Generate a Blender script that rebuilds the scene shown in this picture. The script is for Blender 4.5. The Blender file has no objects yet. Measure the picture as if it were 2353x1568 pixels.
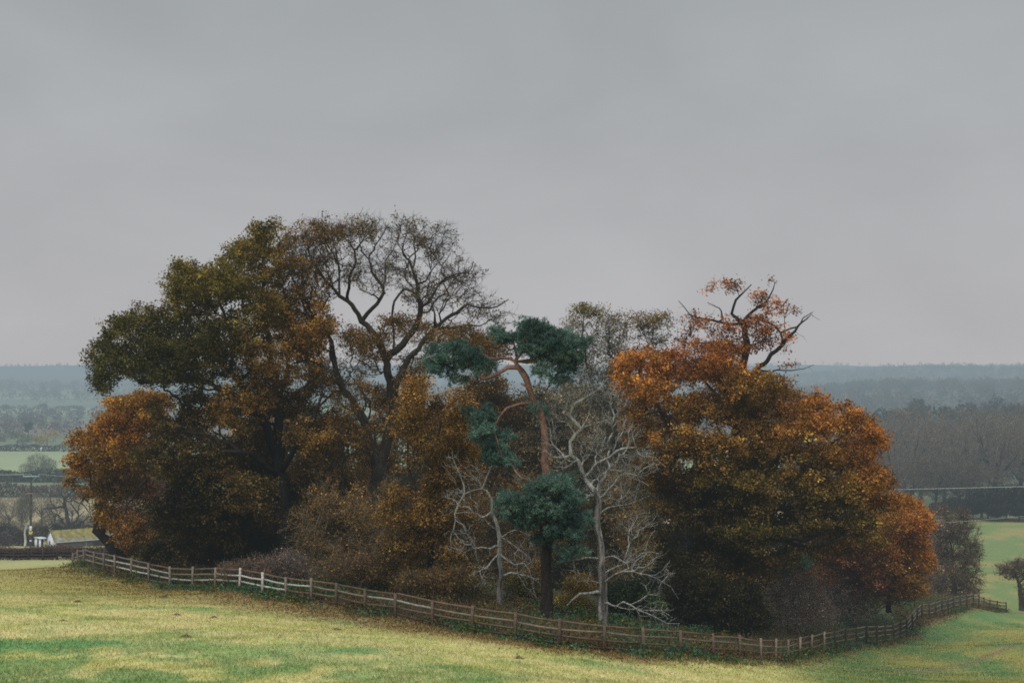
import bpy, math, random
import numpy as np
from mathutils import Vector

SC = bpy.context.scene
COL = SC.collection
rng = np.random.default_rng(7)
random.seed(7)

# ------------------------------------------------------------------ camera
W, HGT = 2352.0, 1568.0
F = W * 50.0 / 36.0
CAM = np.array([0.0, 0.0, 13.0])
PITCH = math.atan((880.0 - 784.0) / F)
cd = bpy.data.cameras.new('camera')
cam = bpy.data.objects.new('camera', cd)
COL.objects.link(cam)
cam.location = CAM
cam.rotation_euler = (math.pi / 2 + PITCH, 0, 0)
cd.lens = 50.0
cd.sensor_width = 36.0
cd.clip_start = 0.5
cd.clip_end = 30000
SC.camera = cam


def at(px, py, Y):
    """world point at forward distance Y seen in direction (px, py)"""
    u = (px - W / 2) / F
    v = (HGT / 2 - py) / F
    c, s = math.cos(PITCH), math.sin(PITCH)
    d = np.array([u, c - v * s, s + v * c])
    return CAM + d * (Y / d[1])


# ------------------------------------------------------------------ numpy noise
def _hash(ix, iy, iz):
    h = (ix * 374761393 + iy * 668265263 + iz * 2147483647 + 1013904223) & 0xFFFFFFFF
    h = ((h ^ (h >> 13)) * 1274126177) & 0xFFFFFFFF
    h = (h ^ (h >> 16)) & 0xFFFFFFFF
    return h / 4294967295.0


def vnoise(x, y, z=0.0):
    x = np.asarray(x, float); y = np.asarray(y, float); z = np.zeros_like(x) + z
    ix = np.floor(x).astype(np.int64); iy = np.floor(y).astype(np.int64); iz = np.floor(z).astype(np.int64)
    fx, fy, fz = x - ix, y - iy, z - iz
    fx = fx * fx * (3 - 2 * fx); fy = fy * fy * (3 - 2 * fy); fz = fz * fz * (3 - 2 * fz)
    r = 0
    for a in (0, 1):
        for b in (0, 1):
            for c in (0, 1):
                w = (fx if a else 1 - fx) * (fy if b else 1 - fy) * (fz if c else 1 - fz)
                r = r + w * _hash(ix + a, iy + b, iz + c)
    return r


def fbm(x, y, z=0.0, o=3):
    r, a, t = 0, 1.0, 0
    for k in range(o):
        r = r + a * vnoise(np.asarray(x) * 2 ** k + 17.3 * k, np.asarray(y) * 2 ** k - 9.1 * k, np.asarray(z) * 2 ** k)
        t += a
        a *= 0.5
    return r / t


def sstep(a, b, x):
    t = np.clip((np.asarray(x, float) - a) / (b - a), 0, 1)
    return t * t * (3 - 2 * t)


# ------------------------------------------------------------------ fence line (top of the posts)
FT = [(165, 1279, 113), (168, 1272, 109), (178, 1265, 104), (193, 1261, 100), (215, 1266, 97), (238, 1271, 94),
      (264, 1273.5, 91), (301, 1281.5, 88.5), (342, 1291, 86.5), (391, 1299, 84.5), (442, 1302.5, 83), (494, 1303, 81.5),
      (550, 1302, 80), (603, 1312, 78), (657, 1324, 76.5), (715, 1333, 75), (772, 1340, 73.5), (838, 1353, 72),
      (908, 1363, 70), (993, 1378, 68), (1084, 1394, 66), (1183, 1411, 64.2), (1285, 1421, 62.8), (1386, 1433, 62.8),
      (1479, 1442, 64), (1563, 1449, 66.3), (1639, 1457, 69.2), (1700, 1463, 72), (1748, 1467, 75), (1782, 1467.5, 77.5),
      (1810, 1466, 79.8), (1837, 1463, 82.2), (1864, 1458, 85), (1893, 1453, 88), (1918, 1448, 90.5), (1943, 1444, 93),
      (1968, 1442, 95), (1990, 1440, 97), (2014, 1438, 99), (2034, 1436, 100.5), (2053, 1433.5, 102), (2068, 1429, 104),
      (2083, 1423, 106), (2096, 1412, 108), (2106, 1400, 110), (2118, 1391, 112), (2135, 1386, 113.5), (2150, 1382, 115),
      (2164, 1378.5, 116.5), (2178, 1375, 117.7), (2191, 1371, 119), (2206, 1366, 120.5), (2221, 1362, 122), (2236, 1361.5, 125),
      (2248, 1366, 129), (2259, 1371, 133), (2273, 1374, 137), (2290, 1379, 141), (2312, 1386, 145)]
FH = 1.22
FP = np.array([at(*p) for p in FT])
FG = FP - np.array([0, 0, FH])

# ------------------------------------------------------------------ terrain
ctrl = [tuple(p) for p in FG]
for p in [(0, 1310, 97), (0, 1400, 66), (0, 1568, 45), (300, 1568, 45.5), (600, 1568, 46), (1176, 1568, 48), (1500, 1568, 55),
          (1750, 1568, 62), (2050, 1568, 67), (2352, 1568, 72), (2352, 1480, 92), (2352, 1425, 128), (2230, 1440, 108),
          (-300, 1568, 45), (-300, 1400, 66), (2650, 1568, 75), (2650, 1480, 95), (700, 1460, 58), (350, 1460, 58), (1000, 1480, 58),
          (650, 1310, 88), (868, 1318, 88), (990, 1370, 76), (1150, 1388, 74), (1258, 1420, 71), (1383, 1430, 71),
          (1668, 1447, 88), (290, 1300, 97), (2050, 1398, 112), (2200, 1372, 150), (2348, 1402, 140), (1850, 1425, 98),
          (1200, 1340, 100), (1500, 1385, 100),
          (2300, 1200, 270), (2300, 1300, 195), (2700, 1250, 230), (80, 1301, 125), (80, 1287, 140), (116, 1259, 215), (-200, 1262, 210), (-300, 1300, 130),
          (600, 1260, 150), (1176, 1290, 150), (1700, 1320, 150), (600, 1240, 220), (1176, 1240, 240), (1700, 1240, 240), (300, 1200, 280), (1176, 1180, 300), (2000, 1180, 300), (2700, 1190, 300), (-300, 1180, 300)]:
    ctrl.append(tuple(at(*p)))
ctrl += [(0, 0, 11.3), (-18, 0, 11.3), (18, 0, 11.0), (0, 14, 8.9), (-25, 14, 9.0), (25, 14, 8.5), (-20, 28, 6.2), (0, 28, 6.2), (22, 28, 5.2), (-60, 0, 11.3), (60, 0, 9.0), (0, -30, 12.5)]
ctrl = np.array(ctrl)


def tps_fit(P, z, lam=0.6):
    n = len(P)
    d = np.linalg.norm(P[:, None] - P[None], axis=2)
    K = np.where(d > 0, d * d * np.log(np.maximum(d, 1e-9)), 0) + lam * np.eye(n)
    A = np.zeros((n + 3, n + 3))
    A[:n, :n] = K
    A[:n, n] = 1; A[:n, n + 1:] = P
    A[n, :n] = 1; A[n + 1:, :n] = P.T
    return np.linalg.solve(A, np.concatenate([z, [0, 0, 0]]))


_cp = ctrl[:, :2] / 50.0
_w = tps_fit(_cp, ctrl[:, 2], 0.003)


def near_h(x, y):
    q = np.stack([x, y], -1) / 50.0
    out = np.zeros(len(x))
    for s in range(0, len(x), 20000):
        qq = q[s:s + 20000]
        d = np.linalg.norm(qq[:, None] - _cp[None], axis=2)
        out[s:s + 20000] = np.where(d > 0, d * d * np.log(np.maximum(d, 1e-9)), 0) @ _w[:-3] + _w[-3] + qq @ _w[-2:]
    return out


def far_h(x, y):
    z0 = CAM[2] - 26.5
    u = x / np.maximum(y, 1)
    r = sstep(0.12, 0.28, u)                     # right hillside starts nearer
    hr = (sstep(560, 3300, y) * 50 + sstep(3000, 5600, y) * 42) * (.93 + .35 * np.clip(u - .2, -.1, .3))
    hl = sstep(1500, 2600, y) * 19 + sstep(2900, 5200, y) * 70
    z = z0 + hr * r + hl * (1 - r)
    z = z + r * 9 * sstep(650, 900, y) * np.sin(y / 230 + x / 300 + 1.5 * fbm(x / 500, y / 900))
    z = z + (fbm(x / 260, y / 340) - 0.5) * (2 + 16 * sstep(1200, 3000, y))
    return z


def H(x, y):
    x = np.atleast_1d(np.asarray(x, float)); y = np.atleast_1d(np.asarray(y, float))
    t = sstep(235, 330, y)
    z = far_h(x, y)
    m = t < 1
    if m.any():
        z[m] = z[m] * t[m] + np.clip(near_h(x[m], y[m]), -25, 40) * (1 - t[m])
    bump = (fbm(x / 1.7, y / 1.7) - 0.5) * 0.16 + (fbm(x / 6, y / 6) - 0.5) * 0.22
    return z + bump * (1 - t)


_fs = np.concatenate([FG[:-1, :2] + (FG[1:, :2] - FG[:-1, :2]) * t for t in np.linspace(0, 1, 6)])
_fo = np.argsort(_fs[:, 0])


def fence_side(x, y):
    """signed distance to the fence, positive on the tree side"""
    x = np.asarray(x, float); y = np.asarray(y, float)
    out = np.zeros(len(x))
    for s in range(0, len(x), 20000):
        q = np.stack([x[s:s + 20000], y[s:s + 20000]], -1)
        d = np.linalg.norm(q[:, None] - _fs[None], axis=2)
        out[s:s + 20000] = d.min(1)
    u = x / np.maximum(y, 1)
    fu = FG[:, 0] / FG[:, 1]
    fy = np.interp(u, fu, FG[:, 1], left=200, right=200)
    return np.where(y > fy, out, -out)


# ------------------------------------------------------------------ materials
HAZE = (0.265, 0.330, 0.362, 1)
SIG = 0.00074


def new_mat(name):
    m = bpy.data.materials.new(name)
    m.use_nodes = True
    m.node_tree.nodes.clear()
    m.cycles.emission_sampling = 'NONE'
    return m, m.node_tree


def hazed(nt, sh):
    """haze painted on as surface glow, by distance from CAM; lifts near blacks too"""
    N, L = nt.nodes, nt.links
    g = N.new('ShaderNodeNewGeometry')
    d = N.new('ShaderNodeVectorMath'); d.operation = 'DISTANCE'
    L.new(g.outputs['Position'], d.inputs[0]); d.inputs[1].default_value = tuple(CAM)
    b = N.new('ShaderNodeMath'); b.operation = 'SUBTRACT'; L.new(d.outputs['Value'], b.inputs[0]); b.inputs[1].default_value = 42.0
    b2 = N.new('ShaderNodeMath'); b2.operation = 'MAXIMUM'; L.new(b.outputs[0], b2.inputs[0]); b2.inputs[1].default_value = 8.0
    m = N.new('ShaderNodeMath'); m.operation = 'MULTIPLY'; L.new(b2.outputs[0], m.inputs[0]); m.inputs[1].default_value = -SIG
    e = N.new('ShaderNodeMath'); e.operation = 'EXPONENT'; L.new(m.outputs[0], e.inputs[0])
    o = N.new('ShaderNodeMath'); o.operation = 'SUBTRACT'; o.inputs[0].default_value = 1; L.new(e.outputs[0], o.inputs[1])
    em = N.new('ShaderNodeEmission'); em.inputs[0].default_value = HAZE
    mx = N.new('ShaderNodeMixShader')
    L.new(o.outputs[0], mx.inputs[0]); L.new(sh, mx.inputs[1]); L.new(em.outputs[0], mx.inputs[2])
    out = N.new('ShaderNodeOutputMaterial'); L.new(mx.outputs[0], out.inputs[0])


def attr_col(nt, scale=None, lo=0.6, hi=1.3, stretch=(1, 1, 1), detail=4.0, coords='Position'):
    N, L = nt.nodes, nt.links
    a = N.new('ShaderNodeVertexColor'); a.layer_name = 'Col'
    c = a.outputs['Color']
    if scale:
        g = N.new('ShaderNodeNewGeometry')
        mp = N.new('ShaderNodeMapping'); mp.inputs['Scale'].default_value = stretch
        L.new(g.outputs['Position'], mp.inputs['Vector'])
        n = N.new('ShaderNodeTexNoise'); n.inputs['Scale'].default_value = scale; n.inputs['Detail'].default_value = detail
        n.inputs['Roughness'].default_value = 0.65
        L.new(mp.outputs[0], n.inputs['Vector'])
        r = N.new('ShaderNodeMapRange')
        r.inputs['From Min'].default_value = 0.3; r.inputs['From Max'].default_value = 0.7
        r.inputs['To Min'].default_value = lo; r.inputs['To Max'].default_value = hi
        L.new(n.outputs['Fac'], r.inputs['Value'])
        mu = N.new('ShaderNodeVectorMath'); mu.operation = 'SCALE'
        L.new(c, mu.inputs[0]); L.new(r.outputs[0], mu.inputs['Scale'])
        c = mu.outputs[0]
    return c


def mat_leaf(name, trans=0.2):
    m, nt = new_mat(name)
    c = attr_col(nt)
    N, L = nt.nodes, nt.links
    d = N.new('ShaderNodeBsdfDiffuse'); L.new(c, d.inputs[0])
    t = N.new('ShaderNodeBsdfTranslucent'); L.new(c, t.inputs[0])
    mx = N.new('ShaderNodeMixShader'); mx.inputs[0].default_value = trans
    L.new(d.outputs[0], mx.inputs[1]); L.new(t.outputs[0], mx.inputs[2])
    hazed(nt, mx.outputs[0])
    return m


def mat_rough(name, scale, lo, hi, stretch=(1, 1, 1), bump=0.0):
    m, nt = new_mat(name)
    c = attr_col(nt, scale, lo, hi, stretch)
    N, L = nt.nodes, nt.links
    d = N.new('ShaderNodeBsdfPrincipled'); L.new(c, d.inputs['Base Color'])
    d.inputs['Roughness'].default_value = 0.9
    d.inputs['Specular IOR Level'].default_value = 0.15
    if bump:
        g = N.new('ShaderNodeNewGeometry')
        n = N.new('ShaderNodeTexNoise'); n.inputs['Scale'].default_value = scale * 1.5; n.inputs['Detail'].default_value = 5
        L.new(g.outputs['Position'], n.inputs['Vector'])
        b = N.new('ShaderNodeBump'); b.inputs['Strength'].default_value = bump; b.inputs['Distance'].default_value = 0.1
        L.new(n.outputs['Fac'], b.inputs['Height']); L.new(b.outputs[0], d.inputs['Normal'])
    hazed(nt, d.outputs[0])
    return m


M_LEAF = mat_leaf('leaf_foliage', 0.2)
M_NEEDLE = mat_leaf('pine_needles', 0.15)
M_BARK = mat_rough('dark_bark', 5.0, 0.55, 1.5, (1, 1, 0.25), 0.6)
M_PALE = mat_rough('bleached_dead_wood', 9.0, 0.12, 1.35, (1, 1, 0.10), 0.8)
M_PINE = mat_rough('flaky_pine_bark', 9.0, 0.45, 1.35, (1, 1, 0.5), 0.6)
M_TWIG = mat_rough('twig_bark', 3.0, 0.8, 1.2)
M_WOOD = mat_rough('weathered_rail', 6.0, 0.55, 1.4, (0.5, 0.5, 3.0), 0.3)
M_GRND = mat_rough('turf_ground', 5.0, 0.68, 1.32, (0.7, 1.1, 1), 0.7)
M_GRASS = mat_leaf('grass_blades', 0.35)
M_EARTH = mat_rough('molehill_earth', 14, 0.5, 1.4, (1, 1, 1), 0.8)
M_ROOF = mat_rough('mossy_roof', 1.6, 0.45, 1.45, (1, 1, 1), 0.6)
M_WALL = mat_rough('whitewashed_wall', 1.5, 0.8, 1.1)
M_BRICK = mat_rough('old_brick', 2.5, 0.6, 1.3, (1, 1, 3))
M_METAL = mat_rough('grey_cable', 1.0, 0.9, 1.1)


# ------------------------------------------------------------------ mesh helpers
def mesh_obj(name, V, faces4=None, faces3=None, col=None, mat=None, parent=None, smooth=False):
    V = np.asarray(V, np.float32)
    me = bpy.data.meshes.new(name)
    loops, starts = [], []
    n = 0
    if faces4 is not None and len(faces4):
        f = np.asarray(faces4, np.int32); loops.append(f.ravel()); starts.append(n + 4 * np.arange(len(f))); n += 4 * len(f)
    if faces3 is not None and len(faces3):
        f = np.asarray(faces3, np.int32); loops.append(f.ravel()); starts.append(n + 3 * np.arange(len(f))); n += 3 * len(f)
    loops = np.concatenate(loops).astype(np.int32); starts = np.concatenate(starts).astype(np.int32)
    me.vertices.add(len(V)); me.vertices.foreach_set('co', V.ravel())
    me.loops.add(len(loops)); me.loops.foreach_set('vertex_index', loops)
    me.polygons.add(len(starts)); me.polygons.foreach_set('loop_start', starts)
    if smooth:
        me.polygons.foreach_set('use_smooth', np.ones(len(starts), bool))
    me.update(calc_edges=True)
    ca = me.color_attributes.new('Col', 'FLOAT_COLOR', 'POINT')
    c = np.ones((len(V), 4), np.float32)
    c[:, :3] = np.clip(np.asarray(col if col is not None else (0.3, 0.3, 0.3), np.float32), 0.002, 0.9)
    ca.data.foreach_set('color', c.ravel())
    if mat: me.materials.append(mat)
    o = bpy.data.objects.new(name, me)
    COL.objects.link(o)
    if parent is not None:
        o.parent = parent
        o.matrix_parent_inverse = parent_inv(parent)
    return o


def parent_inv(p):
    from mathutils import Matrix
    return (Matrix.Translation(p.location) @ Matrix.Rotation(p.rotation_euler.z, 4, 'Z')).inverted()


def tag(o, label=None, cat=None, group=None, kind=None):
    if label: o['label'] = label
    if cat: o['category'] = cat
    if group: o['group'] = group
    if kind: o['kind'] = kind
    return o


def empty(name, loc, label, cat, group=None):
    o = bpy.data.objects.new(name, None)
    COL.objects.link(o)
    o.location = [float(v) for v in loc]
    o.empty_display_size = 0.3
    return tag(o, label, cat, group)


class MB:
    """collects boxes, prisms and tubes into one mesh"""
    def __init__(s): s.v, s.q, s.c, s.n = [], [], [], 0

    def add(s, V, Q, c):
        V = np.asarray(V, float); s.v.append(V); s.q.append(np.asarray(Q, int) + s.n)
        s.c.append(np.broadcast_to(np.asarray(c, float), (len(V), 3))); s.n += len(V)

    def box(s, c, half, ax=None, col=(0.3, 0.3, 0.3)):
        ax = np.eye(3) if ax is None else np.asarray(ax)
        sg = np.array([[a, b, d] for d in (-1, 1) for b in (-1, 1) for a in (-1, 1)]) * np.asarray(half)
        V = np.asarray(c) + sg @ ax
        s.add(V, [[0, 2, 3, 1], [4, 5, 7, 6], [0, 1, 5, 4], [1, 3, 7, 5], [3, 2, 6, 7], [2, 0, 4, 6]], col)

    def bar(s, P, w, h, col, up=(0, 0, 1)):
        """rectangular bar along a polyline"""
        P = np.asarray(P, float); n = len(P)
        T = np.gradient(P, axis=0); T /= np.linalg.norm(T, axis=1)[:, None]
        U = np.tile(np.array(up, float), (n, 1)); S = np.cross(T, U); S /= np.linalg.norm(S, axis=1)[:, None]; U = np.cross(S, T)
        V = []
        for a, b in ((-1, -1), (1, -1), (1, 1), (-1, 1)): V.append(P + S * a * w / 2 + U * b * h / 2)
        V = np.stack(V, 1).reshape(-1, 3)
        Q = []
        for i in range(n - 1):
            for k in range(4): Q.append([i * 4 + k, i * 4 + (k + 1) % 4, (i + 1) * 4 + (k + 1) % 4, (i + 1) * 4 + k])
        Q += [[3, 2, 1, 0], [(n - 1) * 4 + k for k in range(4)]]
        s.add(V, Q, col)

    def tube(s, P, r, col, sides=6):
        P = np.asarray(P, float); n = len(P)
        V, Q = rings(P, np.broadcast_to(np.asarray(r, float), (n,)), np.zeros(n, int), sides)
        s.add(V, Q, col)

    def build(s, name, mat, parent=None, smooth=False):
        return mesh_obj(name, np.concatenate(s.v), faces4=np.concatenate(s.q), col=np.concatenate(s.c), mat=mat, parent=parent, smooth=smooth)


def rings(E, R, chain, sides):
    """tube rings for concatenated chains of points"""
    n = len(E)
    T = np.zeros_like(E)
    same = chain[1:] == chain[:-1]
    d = E[1:] - E[:-1]
    T[:-1][same] += d[same]; T[1:][same] += d[same]
    T /= np.maximum(np.linalg.norm(T, axis=1), 1e-9)[:, None]
    ref = np.where(np.abs(T[:, 2:3]) > 0.92, np.array([[1.0, 0.13, 0]]), np.array([[0.11, 0.07, 1.0]]))
    # keep the same reference along each chain
    first = np.concatenate([[True], ~same]); idx = np.maximum.accumulate(np.where(first, np.arange(n), 0)); ref = ref[idx]
    A = np.cross(T, ref); A /= np.maximum(np.linalg.norm(A, axis=1), 1e-6)[:, None]
    B = np.cross(T, A)
    an = np.arange(sides) * 2 * math.pi / sides
    V = E[:, None] + R[:, None, None] * (A[:, None] * np.cos(an)[None, :, None] + B[:, None] * np.sin(an)[None, :, None])
    i = np.nonzero(same)[0]
    k = np.arange(sides); k2 = (k + 1) % sides
    Q = np.stack([i[:, None] * sides + k, i[:, None] * sides + k2, (i[:, None] + 1) * sides + k2, (i[:, None] + 1) * sides + k], -1).reshape(-1, 4)
    return V.reshape(-1, 3), Q


def rand_dirs(n, up=0.0):
    v = rng.normal(size=(n, 3)); v[:, 2] += up
    return v / np.linalg.norm(v, axis=1)[:, None]


def leaf_quads(C, size, up=0.7, aspect=0.6):
    """one pointed leaf per centre; size array"""
    n = len(C)
    N = rand_dirs(n, up)
    t = rand_dirs(n); A = np.cross(N, t); A /= np.linalg.norm(A, axis=1)[:, None]
    B = np.cross(N, A)
    s = np.broadcast_to(size, (n,))[:, None]
    V = np.stack([C - A * s * .5, C + B * s * aspect * .5 + A * s * .08, C + A * s * .5 - N * s * .12, C - B * s * aspect * .5 + A * s * .08], 1).reshape(-1, 3)
    return V, np.arange(n * 4).reshape(-1, 4)


# ------------------------------------------------------------------ tree growth
def resample(P, step, wig=0.0):
    P = np.asarray(P, float)
    Q = np.concatenate([[2 * P[0] - P[1]], P, [2 * P[-1] - P[-2]]])
    out = []
    for i in range(1, len(Q) - 2):
        n = max(1, int(np.linalg.norm(Q[i + 1] - Q[i]) / step))
        for k in range(n):
            t = k / n
            a, b, c, d = Q[i - 1], Q[i], Q[i + 1], Q[i + 2]
            out.append(0.5 * (2 * b + (c - a) * t + (2 * a - 5 * b + 4 * c - d) * t * t + (3 * b - a - 3 * c + d) * t ** 3))
    out.append(P[-1])
    out = np.array(out)
    if wig:
        j = rng.normal(size=out.shape) * wig; j[0] = 0
        out = out + (j + np.roll(j, 1, 0)) * 0.6
    return out


class Skel:
    def __init__(s):
        s.p, s.par, s.r, s.conn, s.c, s.pl = [], [], [], [], [], []

    def path(s, P, r0, r1, t0=0.3, step=0.35, wig=0.065, col=(0.1, 0.08, 0.03)):
        Q = resample(P, step, wig)
        pr = -1
        if s.p:
            A = np.array(s.p); pr = int(np.argmin(np.linalg.norm(A - Q[0], axis=1)))
            if np.linalg.norm(A[pr] - Q[0]) < 0.25: Q = Q[1:]
        n = len(Q)
        for i, q in enumerate(Q):
            t = i / max(1, n - 1)
            l = 0 if pr < 0 else s.pl[pr] + float(np.linalg.norm(q - s.p[pr]))
            s.p.append(q); s.par.append(pr); s.r.append(r0 + (r1 - r0) * t); s.conn.append(t >= t0); s.c.append(col); s.pl.append(l)
            pr = len(s.p) - 1

    def grow(s, A, cols, bf=0.25, sub=0.55, wig=0.1, smooth=2, tip=0.011, ex=2.25):
        P = np.array(s.p); conn = np.nonzero(np.array(s.conn))[0]; pl = np.array(s.pl)
        n = len(A); m0 = len(P)
        if n:
            d = np.linalg.norm(A[:, None] - P[conn][None], axis=2) + bf * pl[conn][None]
            bi = d.argmin(1); best = d[np.arange(n), bi]; bp = conn[bi]
            done = np.zeros(n, bool); order = []; par = []; plA = np.zeros(n)
            idx_of = np.zeros(n, int)
            allpl = list(pl)
            for k in range(n):
                i = int(best.argmin())
                done[i] = True; best[i] = 1e9
                pp = int(bp[i])
                base = P[pp] if pp < m0 else A[order[pp - m0]]
                dv = A[i] - base
                l = allpl[pp] + math.sqrt(dv @ dv)
                order.append(i); par.append(pp); allpl.append(l)
                dd = A - A[i]
                c = np.sqrt(np.einsum('ij,ij->i', dd, dd)) + bf * l
                u = (c < best) & ~done
                best[u] = c[u]; bp[u] = m0 + k
            P = np.concatenate([P, A[order]])
            parent = np.concatenate([np.array(s.par), np.array(par)]).astype(int)
            C = np.concatenate([np.array(s.c), cols[order]])
        else:
            parent = np.array(s.par); C = np.array(s.c)
        rmin = np.zeros(len(P)); rmin[:m0] = s.r
        free = np.arange(len(P)) >= m0
        for _ in range(smooth):
            ch = np.zeros_like(P); cn = np.zeros(len(P))
            ok = parent >= 0
            np.add.at(ch, parent[ok], P[ok]); np.add.at(cn, parent[ok], 1)
            tgt = np.where(cn[:, None] > 0, (P[parent] + ch / np.maximum(cn, 1)[:, None]) / 2, P)
            P = np.where(free[:, None], P * 0.6 + tgt * 0.4, P)
        # insert wiggled middle nodes on long edges
        key = np.arange(len(P), dtype=float)
        for _ in range(2):
            ok = np.nonzero((parent >= 0) & (np.linalg.norm(P - P[parent], axis=1) > sub) & (np.arange(len(P)) >= m0))[0]
            if not len(ok): break
            a, b = P[parent[ok]], P[ok]
            L = np.linalg.norm(b - a, axis=1)[:, None]
            mid = (a + b) / 2 + rng.normal(size=a.shape) * wig * L
            mid[:, 2] += 0.06 * L[:, 0]
            new = np.arange(len(P), len(P) + len(ok))
            kk = (key[parent[ok]] + key[ok]) / 2
            kk = np.maximum(kk, key[ok] - 0.25 * (_ + 1) ** -1)
            P = np.concatenate([P, mid]); parent = np.concatenate([parent, parent[ok]]); parent[ok] = new
            key = np.concatenate([key, kk - 1e-4]); C = np.concatenate([C, C[ok]]); rmin = np.concatenate([rmin, np.zeros(len(ok))])
        # order parents before children
        depth = np.full(len(P), -1)
        kids = [[] for _ in range(len(P))]
        for i, q in enumerate(parent):
            if q >= 0: kids[q].append(i)
        seq = [int(i) for i in np.nonzero(parent < 0)[0]]
        j = 0
        while j < len(seq):
            seq.extend(kids[seq[j]]); j += 1
        acc = np.zeros(len(P)); r = np.zeros(len(P)); nk = np.array([len(k) for k in kids])
        for i in reversed(seq):
            rr = max(acc[i] ** (1 / ex) if acc[i] > 0 else tip, tip)
            r[i] = rr
            if parent[i] >= 0: acc[parent[i]] += rr ** ex
        r = np.where(rmin > 0, np.minimum(np.maximum(r, rmin), rmin * 1.15 + 0.01), r)
        for i in seq:                                   # never thicker than the parent
            if parent[i] >= 0 and r[i] > r[parent[i]]: r[i] = r[parent[i]]
        # chains
        ent, ch, cid = [], [], 0
        starts = [i for i in seq if parent[i] < 0]
        main = [max(k, key=lambda q: r[q]) if k else -1 for k in kids]
        for i in seq:
            q = parent[i]
            if q >= 0 and main[q] == i: continue
            lst = [] if q < 0 else [(q, r[i])]
            a = i
            while a >= 0:
                lst.append((a, r[a])); a = main[a]
            if len(lst) > 1:
                ent.append(lst)
        s.P, s.R, s.parent, s.C, s.tips, s.ent = P, r, parent, C, nk == 0, ent
        return s

    def tubes(s, colf, flare=None):
        V, Q, C, n = [], [], [], 0
        cl = {3: [], 5: [], 9: []}
        for lst in s.ent:
            m = lst[0][1]
            cl[9 if m > 0.12 else 5 if m > 0.035 else 3].append(lst)
        for sides, L in cl.items():
            if not L: continue
            ids = np.array([a for l in L for a, _ in l]); R = np.array([b for l in L for _, b in l])
            chn = np.repeat(np.arange(len(L)), [len(l) for l in L])
            v, q = rings(s.P[ids], R, chn, sides)
            if sides == 9:
                k = fbm(v[:, 0] * 2.2, v[:, 1] * 2.2, v[:, 2] * 0.9, 2) - 0.5
                cc = np.repeat(s.P[ids], sides, 0)
                v = cc + (v - cc) * (1 + 0.55 * k)[:, None]
            V.append(v); Q.append(q + n); n += len(v)
            C.append(colf(v, np.repeat(R, sides)))
        return np.concatenate(V), np.concatenate(Q), np.concatenate(C)


def blobs_to_attr(blobs, Y, D, n, pal, clump=1.5, thr=0.42, hole=0.0):
    """attraction points spread through crown lobes"""
    A, C = [], []
    tot = sum(b[2] * b[3] * (b[5] if len(b) > 5 else 1) for b in blobs)
    for b in blobs:
        px, py, rx, ry, ck = b[:5]
        dens = b[5] if len(b) > 5 else 1
        k = n * rx * ry * dens / tot
        yo = [b[6]] if len(b) > 6 else [rng.uniform(0.15, 0.95) * D * -1, rng.uniform(0.0, 0.95) * D]
        for dy in yo:
            m = int(k / len(yo) * (2.2 + 2.5 * hole)) + 1
            v = rand_dirs(m) * (rng.random(m) ** (1 / 2.4))[:, None]
            c = at(px, py, Y + dy)
            sc = (Y + dy) / F
            ext = np.array([rx * sc, 0.5 * (rx + ry) * sc, ry * sc])
            q = c + v / np.linalg.norm(v, axis=1)[:, None] * ext
            lump = 0.62 + 0.78 * fbm(q[:, 0] / .9 + 3, q[:, 1] / .9 + 11, q[:, 2] / .9, 2)
            p = c + v * ext * lump[:, None]
            keep = (fbm(p[:, 0] / clump + 31, p[:, 1] / clump, p[:, 2] / clump + 5, 2) > thr) & (vnoise(p[:, 0] / (clump * 2.1) + 7, p[:, 1] / (clump * 2.1) + 2, p[:, 2] / (clump * 1.6)) > hole)
            p = p[keep][:int(k / len(yo)) + 1]
            A.append(p); C.append(np.tile(pal[ck], (len(p), 1)))
    A = np.concatenate(A); C = np.concatenate(C)
    # leaf colour drifts between neighbouring boughs instead of changing at a border
    sc = Y / F
    bc = np.array([at(b[0], b[1], Y) for b in blobs]); br = np.array([[b[2] * sc, b[3] * sc] for b in blobs]) + .35
    bp = np.array([pal[b[4]] for b in blobs])
    jx = (fbm(A[:, 0] / 1.2 + 50, A[:, 1] / 1.2, A[:, 2] / 1.2, 2) - .5) * 2.6; jz = (fbm(A[:, 0] / 1.2, A[:, 1] / 1.2 + 80, A[:, 2] / 1.2, 2) - .5) * 2.6
    w = np.exp(-1.3 * (((A[:, 0] + jx)[:, None] - bc[None, :, 0]) ** 2 / br[None, :, 0] ** 2 + ((A[:, 2] + jz)[:, None] - bc[None, :, 2]) ** 2 / br[None, :, 1] ** 2)) + 1e-9
    w /= w.sum(1)[:, None]
    pick = (w.cumsum(1) > rng.random((len(A), 1))).argmax(1)
    C = .25 * C + .45 * (w @ bp) + .30 * bp[pick]
    g = H(A[:, 0], A[:, 1])
    k = A[:, 2] > g + 0.5
    return A[k], C[k]


def vary(C, P, amt=0.35, leaf=0.25, hue=0.25):
    """patches of greener, darker and brighter leaves"""
    n = fbm(P[:, 0] / 1.6, P[:, 1] / 1.6 + 40, P[:, 2] / 1.6, 2)
    m = fbm(P[:, 0] / 0.7 + 9, P[:, 1] / 0.7, P[:, 2] / 0.7 + 3, 2)
    f = (1 + (n - 0.5) * 2.2 * amt) * (1 + (m - 0.5) * amt * 2.6) * (1 + rng.normal(size=len(C)) * leaf)
    C = C * np.clip(f, 0.25, 2.2)[:, None]
    h = (m - 0.5 + rng.normal(size=len(C)) * 0.12) * hue
    C = C * np.stack([1 + h, 1 - 0.25 * h, 1 - 0.8 * h], 1)
    return np.clip(C, 0.003, 0.8)


DARK = np.array([0.015, 0.0135, 0.0115])


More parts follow.
